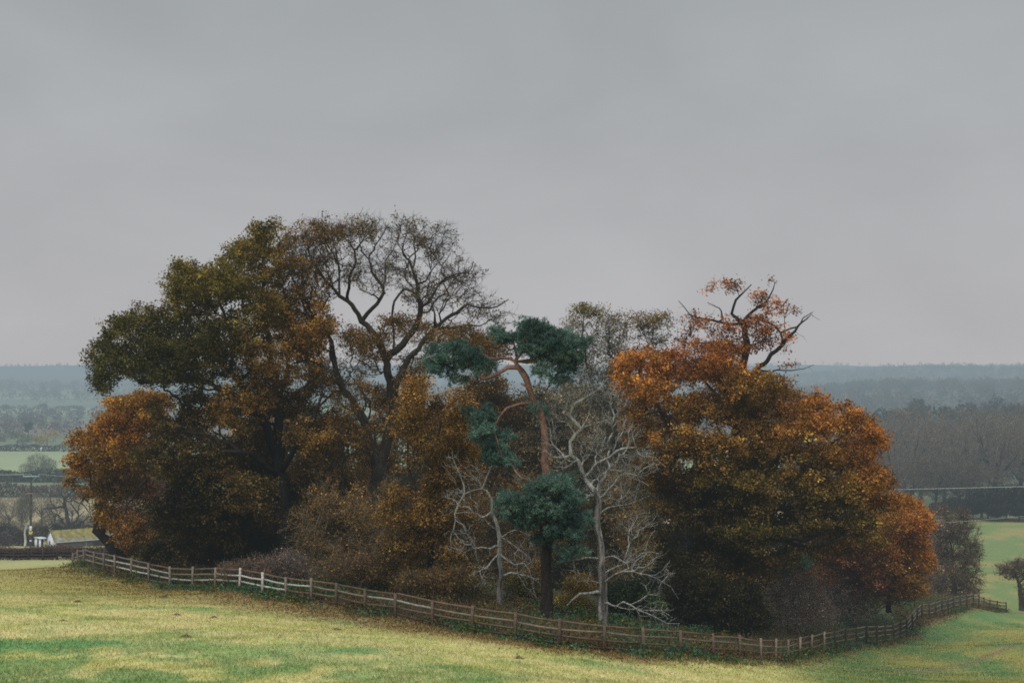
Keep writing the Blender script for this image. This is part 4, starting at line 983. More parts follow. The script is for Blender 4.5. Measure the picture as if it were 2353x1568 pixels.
def meadow_col(x, y):
    """colour of the turf by place"""
    x = np.asarray(x, float); y = np.asarray(y, float)
    u = x / np.maximum(y, 1)
    s = fence_side(x, y)
    w = fbm(x / 9, y / 9, 3.0, 2)
    n1 = fbm((x * .55 + w * 1.5) / 1.9, (y + .10 * x) / 1.7, 1.0, 5) * .75 + .25 * vnoise(x / .35, y / .45, 3.)
    n2 = fbm(x / 1.1, y / 1.5, 9.0, 3)
    n3 = fbm((x + 90) / 5.5, (y - .15 * x) / 3.2, 5.0, 3)
    a = sstep(.33, .67, n1)[:, None] * .72 + .14
    c = GRASS1 * (1 - a) + STRAW * a
    near = sstep(60, 47, y + 14 * u) * sstep(.05, -.15, u)          # greener corner in the left foreground
    g = np.clip(.7 * sstep(.55, .72, n3 * .75 + n2 * .25) * (1 - .5 * a[:, 0]) + .75 * near * sstep(.36, .50, n2 * .5 + n3 * .5), 0, 1)[:, None]
    c = c * (1 - g) + GRASS2 * g
    # the hollow on the right is lusher with ochre patches
    rt = sstep(.17, .24, u)
    n1 = np.where(u > .2, fbm(x / 3.2 + w, y / 6.5 - w, 2.0, 4), n1)
    cr = GRASS2 * .75 * (1 - (.62 * sstep(.33, .67, n1) + .1)[:, None]) + OCHRE * (.62 * sstep(.33, .67, n1) + .1)[:, None] * 1.0
    cr = cr * (1 - .55 * sstep(6, 1, -s)[:, None]) + (GRASS2 * .6) * (.55 * sstep(6, 1, -s)[:, None])
    c = c * (1 - rt[:, None]) + cr * rt[:, None]
    # worn track
    ty = np.interp(u, [.2, .25, .293, .33, .36, .42], [76, 79, 82, 88, 95, 108])
    tr = np.exp(-((y - ty - 1.2 * (w - .5)) / 1.1) ** 2) * sstep(.2, .29, u) * sstep(.3, .5, n2 + .1)
    c = c * (1 - .75 * tr[:, None]) + MUD * .75 * tr[:, None]
    # fallen leaves under the trees, thinning out into the field
    wl = np.interp(u, [-.36, -.3, -.22, -.12, 0, .1, .16, .2], [8, 8, 4.5, 3.0, 2.6, 1.6, 1.0, .6])
    lt = np.clip(sstep(wl * 1.6, wl * .35, -s + (n2 - .5) * 3.0), 0, 1) * .8
    lt = np.where(s > 0, 1, lt)
    ocm = (OCHRE * .85 * sstep(-.15, -.28, u)[:, None] + LITTER * 1.25 * (1 - sstep(-.15, -.28, u))[:, None])
    c = c * (1 - lt[:, None]) + ocm * lt[:, None]
    # wood floor
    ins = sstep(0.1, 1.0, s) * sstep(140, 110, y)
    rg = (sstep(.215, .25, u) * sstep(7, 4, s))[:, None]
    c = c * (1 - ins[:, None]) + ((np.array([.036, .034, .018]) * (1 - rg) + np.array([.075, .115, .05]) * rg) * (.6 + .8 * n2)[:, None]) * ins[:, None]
    return c


def ground_col(x, y):
    c = meadow_col(x, y)
    u = x / np.maximum(y, 1)
    n = fbm(x / 5, y / 9, 2.0, 3)
    pas = np.array([.25, .25, .105]) * (.8 + .4 * n)[:, None]                    # pale pasture past the brow on the left
    t = (sstep(104, 108, y) * sstep(-.28, -.31, u))[:, None]; c = c * (1 - t) + pas * t
    hil = (np.array([.115, .165, .055]) * (1 - sstep(.42, .6, n))[:, None] + np.array([.20, .185, .065]) * sstep(.42, .6, n)[:, None])
    t = (sstep(128, 150, y) * sstep(.28, .32, u))[:, None]; c = c * (1 - t) + hil * t
    # field patchwork on the valley floor
    tan = np.array([.26, .22, .12]); gr = np.array([.165, .20, .11]); gd = np.array([.09, .12, .065]); br = np.array([.13, .10, .07])
    v = gd * (.8 + .5 * fbm(x / 40, y / 60, 7., 3))[:, None]
    def band(y0, y1, col, u0=-1., u1=.2):
        nonlocal v
        k = (sstep(y0 - 3, y0, y) * sstep(y1 + 3, y1, y) * (u > u0) * (u < u1))[:, None]
        v = v * (1 - k) + col * (.85 + .3 * fbm(x / 30, y / 50, 4., 2))[:, None] * k
    band(262, 330, tan); band(425, 600, gr * 1.25); band(760, 1000, br); band(1180, 1500, gr * 1.4); band(1900, 2350, gr * 1.0, -1, -.28)
    wd = (sstep(.10, .2, u) * sstep(420, 640, y) + sstep(.2, .1, u) * sstep(2300, 2700, y))[:, None]
    v = v * (1 - wd) + np.array([.055, .055, .048]) * wd
    t = sstep(240, 262, y)[:, None] * np.where(u > .28, sstep(285, 300, y), 1)[:, None]
    return c * (1 - t) + v * t


def build_ground():
    ys = np.concatenate([np.arange(-20, 36, 2.0), np.arange(36, 112, .33), 112 * 1.012 ** np.arange(0, 345)])
    us = np.concatenate([np.linspace(-1.5, -.5, 22, endpoint=False), np.linspace(-.5, .5, 300), np.linspace(.5, 1.5, 23)[1:]])
    yy, uu = np.meshgrid(ys, us, indexing='ij')
    xx = uu * np.maximum(yy + 12, 22)
    x, y = xx.ravel(), yy.ravel()
    z = H(x, y)
    nr, nc = yy.shape
    i = (np.arange(nr - 1)[:, None] * nc + np.arange(nc - 1)[None]).ravel()
    q = np.stack([i, i + 1, i + nc + 1, i + nc], 1)
    o = mesh_obj('ground', np.stack([x, y, z], 1), faces4=q, col=ground_col(x, y), mat=M_GRND, smooth=True)
    tag(o, kind='structure')


build_ground()


def tri_blades(c, h, w, lean=.5):
    n = len(c)
    a = rng.random(n) * 2 * math.pi
    S = np.stack([np.cos(a), np.sin(a), np.zeros(n)], 1) * w[:, None] * .5
    tip = rng.normal(size=(n, 3)) * lean; tip[:, 2] = 1; tip *= h[:, None]
    V = np.stack([c - S, c + S, c + tip], 1).reshape(-1, 3)
    return V, np.arange(3 * n).reshape(-1, 3)


def build_grass():
    n = 420000
    u = rng.uniform(-.42, .44, n)
    y = 43 + (rng.random(n) ** 1.25) * 72
    x = u * y
    s = fence_side(x, y)
    k = (s < .4)
    x, y, s = x[k], y[k], s[k]
    c = np.stack([x, y, H(x, y) - .01], 1)
    col = meadow_col(x, y)
    col = col * np.clip(1.0 + rng.normal(size=len(x)) * .3, .4, 1.8)[:, None]
    st = rng.random(len(x)) < .12
    col[st] = STRAW * rng.uniform(.8, 1.3, st.sum())[:, None]
    rough = fbm(x / 1.3, y / 1.3, 6., 2)
    h = rng.uniform(.04, .13, len(x)) * (.6 + 1.0 * rough) * np.where(s > -1.2, 1.9, 1)
    V, T = tri_blades(c, h, rng.uniform(.015, .035, len(x)), .6)
    o = mesh_obj('grass', V, faces3=T, col=np.repeat(col, 3, 0), mat=M_GRASS)
    tag(o, kind='stuff')


build_grass()


def build_litter():
    """fallen leaves lying along the fence and under the trees"""
    n = 60000
    t = rng.random(n) * (len(FG) - 1); i = t.astype(int); f = (t - i)[:, None]
    p = FG[i] * (1 - f) + FG[i + 1] * f
    u = p[:, 0] / p[:, 1]
    wl = np.interp(u, [-.36, -.3, -.22, -.12, 0, .1, .16, .2, .4], [9, 8, 5, 4, 3.4, 2.2, 1.6, 1.2, .8])
    off = np.abs(rng.normal(size=n)) * wl * .6
    beh = rng.random(n) < .35
    off = np.where(beh, -np.abs(rng.normal(size=n)) * 3, off)
    kp = rng.random(n) > .75 * sstep(.16, .24, u)
    p, off, n = p[kp], off[kp], int(kp.sum())
    x = p[:, 0] + rng.normal(size=n) * .8; y = p[:, 1] - off
    c = np.stack([x, y, H(x, y) + .03], 1)
    pal = np.array([PAL['brn'], PAL['org'] * .7, PAL['rus'], PAL['amb'], MUD * .5, MUD * .4])
    col = pal[rng.integers(0, len(pal), n)] * rng.uniform(.5, 1.25, n)[:, None]
    v, q = leaf_quads(c, rng.uniform(.05, .13, n), 2.0)
    o = mesh_obj('fallen_leaves', v, faces4=q, col=np.repeat(col, 4, 0), mat=M_LEAF)
    tag(o, kind='stuff')


build_litter()


def build_undergrowth():
    """nettles, ivy and brambles creeping along the foot of the fence and into the wood"""
    n = 8000
    t = rng.random(n) * (len(FG) - 1); i = t.astype(int); f = (t - i)[:, None]
    p = FG[i] * (1 - f) + FG[i + 1] * f
    d = rng.random(n) ** 1.5 * 12 + .15
    fr = rng.random(n) < .24
    ur = p[:, 0] / p[:, 1]
    fr = fr & (rng.random(n) > sstep(.12, .2, ur)); dk_ = rng.random(n) > .5 * sstep(.2, .26, ur)
    d = np.where(fr, -rng.random(n) * .6, d)
    p, d, fr, n = p[dk_], d[dk_], fr[dk_], int(dk_.sum())
    x = p[:, 0] + rng.normal(size=n) * .5 - d * .05; y = p[:, 1] + d
    k = fbm(x / 2.2, y / 2.2, 1.5, 2) > np.where(fr, .47, .38)
    x, y, d = x[k], y[k], d[k]
    z = H(x, y)
    m = 30
    hh = rng.uniform(.15, .65, len(x)) * np.where(d < 0, .45, 1.0)
    c = np.repeat(np.stack([x, y, z], 1), m, 0)
    r = rng.random((len(c), 1))
    c = c + rng.normal(size=(len(c), 3)) * np.array([.32, .28, 0]) + np.concatenate([np.zeros((len(c), 2)), r * np.repeat(hh, m)[:, None]], 1)
    pal = np.array([PAL['grn'] * 1.3, PAL['tea'] * 1.2, PAL['grn'] * .8, PAL['oli'] * .8, PAL['tea'] * 1.4])
    u = x / y
    w = rng.integers(0, len(pal), len(x))
    col = pal[w]
    brn = (fbm(x / 3.5, y / 3.5, 8., 2) > .60) & (d > 0)
    col[brn] = np.array([.10, .075, .035])
    col = np.repeat(col, m, 0) * np.clip(1 + rng.normal(size=(len(c), 1)) * .35, .3, 2)
    v, q = leaf_quads(c, rng.uniform(.07, .16, len(c)), .9, .8)
    o = mesh_obj('undergrowth', v, faces4=q, col=np.repeat(col, 4, 0), mat=M_LEAF)
    tag(o, kind='stuff')
    # dead stalks and tall dry grass behind the rails
    n = 30000
    t = rng.random(n) * (len(FG) - 1); i = t.astype(int); f = (t - i)[:, None]
    p = FG[i] * (1 - f) + FG[i + 1] * f
    x = p[:, 0] + rng.normal(size=n) * .4; y = p[:, 1] + rng.random(n) ** 1.4 * 7 + .2
    k = fbm(x / 2, y / 2, 4.4, 2) > .45
    x, y = x[k], y[k]
    c = np.stack([x, y, H(x, y)], 1)
    V, T = tri_blades(c, rng.uniform(.3, 1.15, len(x)), rng.uniform(.012, .026, len(x)), .22)
    col = np.array([.17, .135, .075]) * rng.uniform(.35, 1.3, (len(x), 1))
    o = mesh_obj('tall_dry_grass', V, faces3=T, col=np.repeat(col, 3, 0), mat=M_GRASS)
    tag(o, kind='stuff')


build_undergrowth()

# molehills
for px, py, Y, lab in [(377, 1371, 72, 'small dark molehill nearest the fence in the left part of the field'), (178, 1382, 69, 'small molehill near the left edge below the fence end'), (491, 1418, 58, 'broad brown molehill in the left middle of the field'), (145, 1425, 58, 'little molehill low at the left edge of the field'),
                       (407, 1412, 59, 'thin dark molehill just left of the broad brown one'), (677, 1405, 66, 'dark molehill close under the fence right of the white rails'), (426, 1462, 52, 'brown molehill low down left of centre'), (774, 1446, 57, 'reddish molehill below the middle of the fence'), (1192, 1511, 55, 'flat dark molehill in the middle foreground grass')]:
    # follow the sight line down to the turf
    for _ in range(30):
        p = at(px, py, Y); e = p[2] - H(p[0], p[1])[0]
        Y += e * 4.0
    g = at(px, py, Y)
    r = rng.uniform(.20, .36)
    V, Q = [], []
    nr, na = 6, 16
    for i in range(nr):
        t = i / (nr - 1)
        for k in range(na):
            a = k * 2 * math.pi / na
            rr = r * t * (1 + .25 * (vnoise(np.array([math.cos(a) * 1.5 + px]), np.array([math.sin(a) * 1.5]))[0] - .5))
            x, y = g[0] + rr * math.cos(a), g[1] + rr * math.sin(a)
            V.append((x, y, H(x, y)[0] - .02 + .11 * (math.cos(t * math.pi) * .5 + .5) + .09 * (vnoise(np.array([x * 9]), np.array([y * 9]))[0] - .5)))
    for i in range(nr - 1):
        for k in range(na): Q.append((i * na + k, (i + 1) * na + k, (i + 1) * na + (k + 1) % na, i * na + (k + 1) % na))
    o = mesh_obj('molehill', V, faces4=Q, col=(.085, .058, .038), mat=M_EARTH, smooth=True)
    tag(o, lab, 'molehill', 'molehills scattered over the meadow')

# ================================================================== FENCES
def rail_fence(name, label, posts_g, h, tint_f, group=None, rails=4, pcol=None):
    root = empty(name, posts_g[len(posts_g) // 2], label, 'fence', group)
    n = len(posts_g)
    for i, g in enumerate(posts_g):
        m = MB()
        d = posts_g[min(i + 1, n - 1)] - posts_g[max(i - 1, 0)]; d = np.array([d[0], d[1], 0]); d /= np.linalg.norm(d)
        s = np.array([d[1], -d[0], 0])
        if s[1] > 0: s = -s
        lean = rng.normal(size=2) * .03
        top = np.array([g[0] + lean[0], g[1] + lean[1], g[2] + h + rng.uniform(-.02, .09)])
        c = np.array(pcol(i) if pcol else tint_f(i, -1)) * rng.uniform(.75, 1.2)
        m.bar([np.array(g) - [0, 0, .25], (np.array(g) + top) / 2, top], .115, .10, c, up=s)
        m.build('post', M_WOOD, root)
    zs = np.linspace(h - .07, .18, rails)
    for j in range(rails):
        i = 0
        while i < n - 1:
            e = min(i + 2 + (j % 2 == 1 and i == 0) * -1, n - 1)
            P = []
            for k in range(i, e + 1):
                d = posts_g[min(k + 1, n - 1)] - posts_g[max(k - 1, 0)]; d = np.array([d[0], d[1], 0]); d /= np.linalg.norm(d)
                s = np.array([d[1], -d[0], 0])
                if s[1] > 0: s = -s
                P.append(np.array(posts_g[k]) - s * (.052 + .021) + [0, 0, zs[j] + rng.normal() * .022])
            P[0] = P[0] + (P[1] - P[0]) * .012; P[-1] = P[-1] + (P[-2] - P[-1]) * .012
            Q = [P[0]]
            for a, b in zip(P[:-1], P[1:]): Q += [(a + b) / 2 + np.array([0, 0, rng.normal() * .014 - .012]), b]
            m = MB(); m.bar(Q, .036, .092, tint_f(i, j)); m.build('rail', M_WOOD, root)
            i = e
    return root


def main_tint(i, j):
    red, gry, wht, drk = np.array([.125, .085, .064]), np.array([.18, .15, .125]), np.array([.46, .44, .41]), np.array([.050, .040, .034])
    if i < 8: c = gry * 1.25 if j in (1, 2) else gry * .8
    elif i < 30: c = red if j != 1 else (red * .5 + gry * .6)
    elif i < 44: c = drk * 1.6 + red * .35
    else: c = drk * 1.25
    if 36 <= i <= 54: c = gry * .95
    if i >= 58: c = drk * .7
    if j == 3: c = c * (.5 if 11 < i < 30 else .75)
    if j in (1, 2) and i in (5, 6, 7, 8): c = wht * .8
    if j == 1 and i in (11, 12, 13, 14): c = wht
    if j == 2 and i in (10, 11, 12, 13): c = wht * .85
    if j == 1 and i in (17, 18): c = wht * .7
    return np.array(c) * rng.uniform(.78, 1.22)


# posts every two metres or so along the measured line
PG = []
for k, g in enumerate(FG):
    z = H(g[0], g[1])[0]
    PG.append(np.array([g[0], g[1], z]))
pc = lambda i: np.array([.40, .37, .33]) if i in (12, 13) else np.array([.19, .155, .13]) if i < 16 else np.array([.115, .08, .06]) if i < 28 else np.array([.19, .155, .115]) if i < 34 else np.array([.045, .036, .03])
rail_fence('rail_fence', 'weathered brown four rail fence curving round the trees', PG, FH, main_tint, pcol=pc)
# second fence beyond the pasture on the left
P2 = []
for px in np.linspace(-330, 296, 20):
    p = at(px, 1284 + (px - 80) * .045, 141 + (px - 80) * -.02); p[2] = H(p[0], p[1])[0]; P2.append(p)
dk = lambda i, j: np.array([.060, .040, .034]) * rng.uniform(.6, 1.2)
rail_fence('rail_fence', 'dark straight fence across the pale pasture in front of the barn', P2, 1.18, dk)
g = P2[8]
hb = []
root = empty('hedge', g + np.array([0, 1.2, 0]), 'low dark clipped hedge behind the straight fence by the barn', 'hedge')
c = []
for i in range(6500):
    t = rng.random() * 19; k = int(t); f = t - k
    p = P2[k] * (1 - f) + P2[min(k + 1, 19)] * f
    c.append(p + np.array([rng.normal() * .1, .9 + rng.random() * 1.0, rng.random() ** .8 * (1.02 + .14 * math.sin(p[0] * .8))]))
c = np.array(c); c = np.repeat(c, 5, 0) + rng.normal(size=(len(c) * 5, 3)) * .12
v, q = leaf_quads(c, rng.uniform(.1, .24, len(c)), .3)
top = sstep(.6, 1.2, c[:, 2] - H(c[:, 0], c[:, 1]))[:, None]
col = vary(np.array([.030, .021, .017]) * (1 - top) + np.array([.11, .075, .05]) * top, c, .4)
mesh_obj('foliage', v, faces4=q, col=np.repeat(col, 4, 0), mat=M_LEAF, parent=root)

# ================================================================== BARN
def build_barn():
    o = at(125.8, 1257.5, 215); o[2] = min(o[2], H(o[0], o[1])[0])
    a = math.radians(41)
    X = np.array([math.cos(a), math.sin(a), 0]); Yv = np.array([-math.sin(a), math.cos(a), 0]); Z = np.array([0, 0, 1.0])
    root = empty('barn', o, 'small whitewashed brick barn with a mossy yellow green roof', 'barn')
    L, Wd, he, hr = 9.5, 3.1, 1.02, 2.38
    P = lambda x, y, z: o + X * x + Yv * y + Z * z
    ax = np.stack([X, Yv, Z])
    def poly(name, pts, th, nrm, col, mat, par=root):
        """flat panel of given outline with a thickness"""
        n = len(pts); pts = np.array(pts); V = np.concatenate([pts, pts + np.array(nrm) * th])
        q4, q3 = [], []
        for i in range(n): q4.append([i, (i + 1) % n, n + (i + 1) % n, n + i])
        for i in range(1, n - 1): q3 += [[0, i + 1, i], [n, n + i, n + i + 1]]
        return mesh_obj(name, V, faces4=q4, faces3=q3, col=col, mat=mat, parent=par)
    zb = -.6
    gw = poly('gable_wall', [P(0, 0, zb), P(0, Wd, zb), P(0, Wd, he), P(0, Wd / 2, hr), P(0, 0, he)], .22, X, (.62, .62, .66), M_WALL)
    poly('gable_wall', [P(L, 0, zb), P(L, Wd, zb), P(L, Wd, he), P(L, Wd / 2, hr), P(L, 0, he)], -.22, X, (.25, .2, .18), M_BRICK)
    m = MB(); m.box(P(L / 2, .11, (he + zb) / 2), (L / 2 - .222, .11, (he - zb) / 2), ax, (.12, .10, .095)); m.build('long_wall', M_BRICK, root)
    m = MB(); m.box(P(L / 2, Wd - .11, (he + zb) / 2), (L / 2 - .222, .11, (he - zb) / 2), ax, (.12, .10, .095)); m.build('long_wall', M_BRICK, root)
    # roof slopes as a sagging slate sheet
    for side in (0, 1):
        V, Q, C = [], [], []
        nx, ny = 24, 8
        for k in range(2):
            for i in range(nx + 1):
                for j in range(ny + 1):
                    x = -.15 + (L + .3) * i / nx; t = j / ny
                    y = (-.28 + (Wd / 2 + .28) * t) if side == 0 else (Wd + .28 - (Wd / 2 + .28) * t)
                    z = (he - .17) + (hr - he + .30) * t - .05 * math.sin(math.pi * i / nx) + k * .07
                    p = P(x, y, z); V.append(p)
                    ms = float(fbm(np.array([x * 1.3]), np.array([t * 3.]), 2., 3)[0])
                    moss = min(1, max(0, (ms - .30) * 6)) * min(1, .25 + 1.2 * t * 1.0 + .2)
                    C.append(np.array([.20, .20, .19]) * (1 - moss) + np.array([.20, .175, .05]) * moss)
            for i in range(nx):
                for j in range(ny):
                    b = k * (nx + 1) * (ny + 1); w = ny + 1
                    Q.append((b + i * w + j, b + (i + 1) * w + j, b + (i + 1) * w + j + 1, b + i * w + j + 1))
        nn = (nx + 1) * (ny + 1); w = ny + 1
        for i in range(nx):
            for j in (0, ny): Q.append((i * w + j, (i + 1) * w + j, nn + (i + 1) * w + j, nn + i * w + j))
        for j in range(ny):
            for i in (0, nx): Q.append((i * w + j, i * w + j + 1, nn + i * w + j + 1, nn + i * w + j))
        mesh_obj('roof', V, faces4=Q, col=np.array(C), mat=M_ROOF, parent=root)
    m = MB(); m.tube([P(-.15, -.33, he - .16), P(L + .15, -.33, he - .16)], .05, (.45, .46, .47), 8); m.build('gutter', M_METAL, root)
    m = MB(); m.tube([P(L * .52, -.06, he - .2), P(L * .52, -.06, -.3)], .045, (.35, .38, .4), 8); m.build('drainpipe', M_METAL, root)
    m = MB(); m.box(P(-.03, Wd * .60, .72), (.035, .17, .22), ax, (.02, .02, .022)); wi = m.build('window', M_WOOD, root)
    m = MB(); m.box(P(-.075, Wd * .60, .72), (.01, .012, .22), ax, (.6, .6, .62)); m.box(P(-.078, Wd * .60, .72), (.007, .17, .012), ax, (.6, .6, .62)); m.build('glazing_bar', M_WALL, wi)
    # lean-to with an open dark doorway
    lt = MB(); lt.box(P(-.9, Wd + .25, .3), (.05, .32, .92), ax, (.58, .60, .63)); lt.box(P(-.9, Wd + 1.75, .3), (.05, .42, .92), ax, (.58, .60, .63)); lt.box(P(-.4, Wd + 2.1, .3), (.45, .04, .92), ax, (.3, .24, .21))
    lt.build('lean_to_wall', M_WALL, root)
    m = MB(); m.box(P(-.45, Wd + .95, 1.27), (.62, 1.3, .05), ax, (.50, .52, .55)); m.build('lean_to_roof', M_WALL, root)
    m = MB(); m.box(P(-.3, Wd + .95, .3), (.03, .38, .9), ax, (.012, .012, .012)); m.build('doorway_dark', M_WOOD, root)  # black panel painting the unlit inside of the open doorway


build_barn()

# ================================================================== POLE AND WIRES
def build_pole():
    g = at(70, 1256, 205); g[2] = H(g[0], g[1])[0]
    tp = at(72, 1086, 205)
    root = empty('utility_pole', g, 'tall dark utility pole with two crossarms left of the barn', 'pole')
    m = MB(); m.tube([g - [0, 0, .5], (g + tp) / 2, tp], [.17, .15, .11], (.06, .05, .045), 10); m.build('post', M_WOOD, root, True)
    def arm(y, hw, col, th=.07):
        c = at(71.7, y, 204.8)
        m = MB(); m.box(c, (hw, .06, th), np.array([[math.cos(.12), math.sin(.12), 0], [-math.sin(.12), math.cos(.12), 0], [0, 0, 1]]), col)
        return c, m.build('crossarm', M_WOOD, root)
    c1, a1 = arm(1093.5, 1.15, (.30, .42, .44), .08)
    c2, a2 = arm(1133, .75, (.26, .20, .18), .06)
    for c, a, hw, r, col in ((c1, a1, 1.05, .07, (.25, .33, .35)), (c2, a2, .68, .13, (.10, .03, .025))):
        for s in ((-1, 0, 1) if hw > 1 else (-1, 1)):
            p = c + np.array([hw * s, .12 * hw * s, 0])
            m = MB(); m.tube([p + [0, 0, .06], p + [0, 0, .12], p + [0, 0, .2], p + [0, 0, .3]], [r * .5, r, r * .6, r * .85], col, 8); m.build('insulator', M_WALL, a, True)
    p = c1 + np.array([.45, -.05, -.45]); m = MB(); m.tube([c1 + np.array([.75, 0, -.05]), p + np.array([-.38, 0, -.35])], .035, (.3, .4, .42), 5); m.build('brace', M_WOOD, root)
    for y, hw, hh, col in ((1214.5, .17, .42, (.72, .73, .74)), (1223.5, .26, .26, (.62, .48, .12)), (1241.5, .17, .10, (.55, .56, .57))):
        c = at(70.4, y, 204.7)
        m = MB(); m.box(c, (hw, .012, hh), None, col)
        if hh == .42: m.box(c + [0, -.014, .1], (hw * .6, .004, .03), None, (.35, .35, .36))
        m.build('sign', M_WALL, root)
    return c1


c1 = build_pole()
def wire(name, label, A, B, sag, r, n=40, group=None):
    t = np.linspace(0, 1, n)[:, None]
    P = A * (1 - t) + B * t; P[:, 2] -= (4 * sag * t * (1 - t))[:, 0]
    m = MB(); m.tube(P, r, (.62, .66, .66), 6)
    return tag(m.build(name, M_METAL, None, True), label, 'cable', group)


wire('overhead_wire', 'pale overhead cable crossing the dark wood at the right edge', c1 + np.array([1.05, .12, .32]), at(2600, 1110, 92), 1.5, .012)
wire('overhead_wire', 'lower faint overhead cable against the black wood at the right edge', at(1760, 1196, 150), at(2640, 1150, 92), .9, .008)
for s, lab in ((-1.05, 'thin cable running left from the outer end of the pole crossarm'), (0, 'thin cable running left from the middle of the pole crossarm')):
    A = c1 + np.array([s, .12 * s, .32]); wire('overhead_wire', lab, A, A + np.array([-70, 30, 1.0]), 1.2, .014)
for px, py in ((40, 1114.5), (26, 1113)): pass

# ================================================================== TREES BEYOND
def proto_bare(name, label, h, w, n, seed, bark, leafc=None, lsz=.3, tw=.035, group=None, cat='tree'):
    global rng
    rng = np.random.default_rng(seed)
    o = np.array([0., 0., 0.])
    root = empty(name, o, label, cat, group)
    s = Skel()
    s.path([o - [0, 0, .3], o + [0, 0, h * .22], o + [rng.uniform(-.3, .3), rng.uniform(-.3, .3), h * .45]], h * .024, h * .017, .5)
    for k in range(6):
        a = k * 1.05 + rng.uniform(-.3, .3)
        d = np.array([math.cos(a), math.sin(a), 0])
        z0 = h * rng.uniform(.2, .42)
        s.path([o + [0, 0, z0], o + d * w * .22 + [0, 0, z0 + h * .18], o + d * w * .36 + [0, 0, z0 + h * rng.uniform(.3, .45)]], h * .013, h * .004, .3)
    A = []
    while len(A) < n:
        p = rng.uniform(-1, 1, 3)
        if p @ p > 1 or rng.random() > (p @ p) ** .5 + .25: continue
        q = o + [p[0] * w * .5, p[1] * w * .5, h * .62 + p[2] * h * .38]
        if vnoise(np.array([q[0] / 2 + seed]), np.array([q[1] / 2]), np.array([q[2] / 2]))[0] > .36: A.append(q)
    A = np.array(A)
    s.grow(A, np.tile(np.array(leafc if leafc is not None else (.1, .08, .06)), (n, 1)), bf=.3, wig=.12, tip=.014, sub=.9)
    V, Q, C = s.tubes(bark)
    k = np.nonzero((s.R < .05) & (s.parent >= 0))[0]; k = np.repeat(k, 4)
    d = s.P[k] - s.P[s.parent[k]]; d /= np.maximum(np.linalg.norm(d, axis=1), 1e-6)[:, None]
    d = d * .6 + rand_dirs(len(k), .5) * .7
    st = s.P[k]; en = st + d * rng.uniform(.4, 1.2, (len(k), 1)) * h * .07
    R = np.tile(np.array([1., .4]) * tw * .5, len(k))
    v, q = rings(np.stack([st, en], 1).reshape(-1, 3), R, np.repeat(np.arange(len(k)), 2), 3)
    Q = np.concatenate([Q, q + len(V)]); V = np.concatenate([V, v]); C = np.concatenate([C, bark(v, np.repeat(R, 3))])
    mesh_obj('trunk', V, faces4=Q, col=C, mat=M_TWIG, parent=root)
    if leafc is not None:
        k = np.nonzero((s.R < .06) & (np.arange(len(s.R)) >= len(s.p)))[0]; k = np.repeat(k, 3)
        c = s.P[k] + rng.normal(size=(len(k), 3)) * .45
        v, q = leaf_quads(c, lsz * rng.uniform(.5, 1.3, len(k)), .6)
        mesh_obj('crown', v, faces4=q, col=np.repeat(vary(s.C[k], c, .4), 4, 0), mat=M_LEAF, parent=root)
    return root


used = set()
def place(proto, p, sc, rz, label, group):
    if proto.name not in used:
        used.add(proto.name); r = proto
    else:
        r = proto.copy(); COL.objects.link(r)
        for ch in list(proto.children):
            c = ch.copy(); COL.objects.link(c); c.parent = r
    r.location = [float(p[0]), float(p[1]), float(H(p[0], p[1])[0]) - .1]; r.rotation_euler = (0, 0, rz); r.scale = (sc[0], sc[0], sc[1]) if hasattr(sc, '__len__') else (sc,) * 3
    r['label'] = label
    if group: r['group'] = group
    elif 'group' in r: del r['group']
    return r


def two_tone(thin, thick):
    thin, thick = np.array(thin), np.array(thick)
    def f(v, R):
        t = sstep(.03, .09, R)[:, None]
        return (thin * (1 - t) + thick * t) * (.75 + .5 * vnoise(v[:, 0], v[:, 1], v[:, 2]))[:, None]
    return f


tw_b = two_tone((.155, .13, .105), (.026, .023, .02)); tw_g = two_tone((.18, .19, .14), (.07, .07, .06)); tw_d = two_tone((.11, .092, .075), (.025, .022, .02))
GW = 'bare trees of the wood at the right edge'
pa = proto_bare('bare_tree', 'x', 15, 12, 800, 11, tw_b, (.15, .125, .09), .22, group=GW)
pb = proto_bare('bare_tree', 'x', 15, 10, 700, 12, tw_b, (.135, .12, .09), .22, group=GW)
pd = proto_bare('bare_tree', 'x', 13, 11, 900, 13, tw_d, (.10, .085, .06), .3, group=GW)
pg = proto_bare('bare_tree', 'x', 13, 11, 800, 14, tw_g, (.115, .125, .08), .34)
pe = proto_bare('ivy_tree', 'x', 11, 11, 1100, 15, tw_d, (.012, .015, .012), .75)
rng = np.random.default_rng(99)
LAB = 'bare grey brown tree in the hazy wood beyond the right field'
for px, base, top, Y, pr in [(2060, 1190, 935, 300, pa), (2115, 1190, 925, 320, pb), (2170, 1190, 965, 300, pb), (2225, 1190, 935, 310, pa), (2285, 1190, 930, 300, pb), (2345, 1190, 925, 315, pa), (2400, 1190, 940, 300, pa), (2015, 1190, 985, 330, pb), (1980, 1190, 1000, 330, pa),
                             (2090, 1195, 1040, 285, pd), (2150, 1195, 1045, 288, pd), (2205, 1198, 1050, 285, pd), (2255, 1198, 1060, 283, pd)]:
    p = at(px, base, Y); h = (base - top) / F * Y
    gz = H(p[0], p[1])[0]; h = at(px, top, Y)[2] - gz
    hh = 15. if pr in (pa, pb) else 13.
    place(pr, p, (h / hh * 1.05, h / hh), rng.uniform(0, 6.3), LAB if pr in (pa, pb) else 'darker bare tree along the front of the wood at the right', GW if pr in (pa, pb) else 'darker bare trees fronting the right wood')
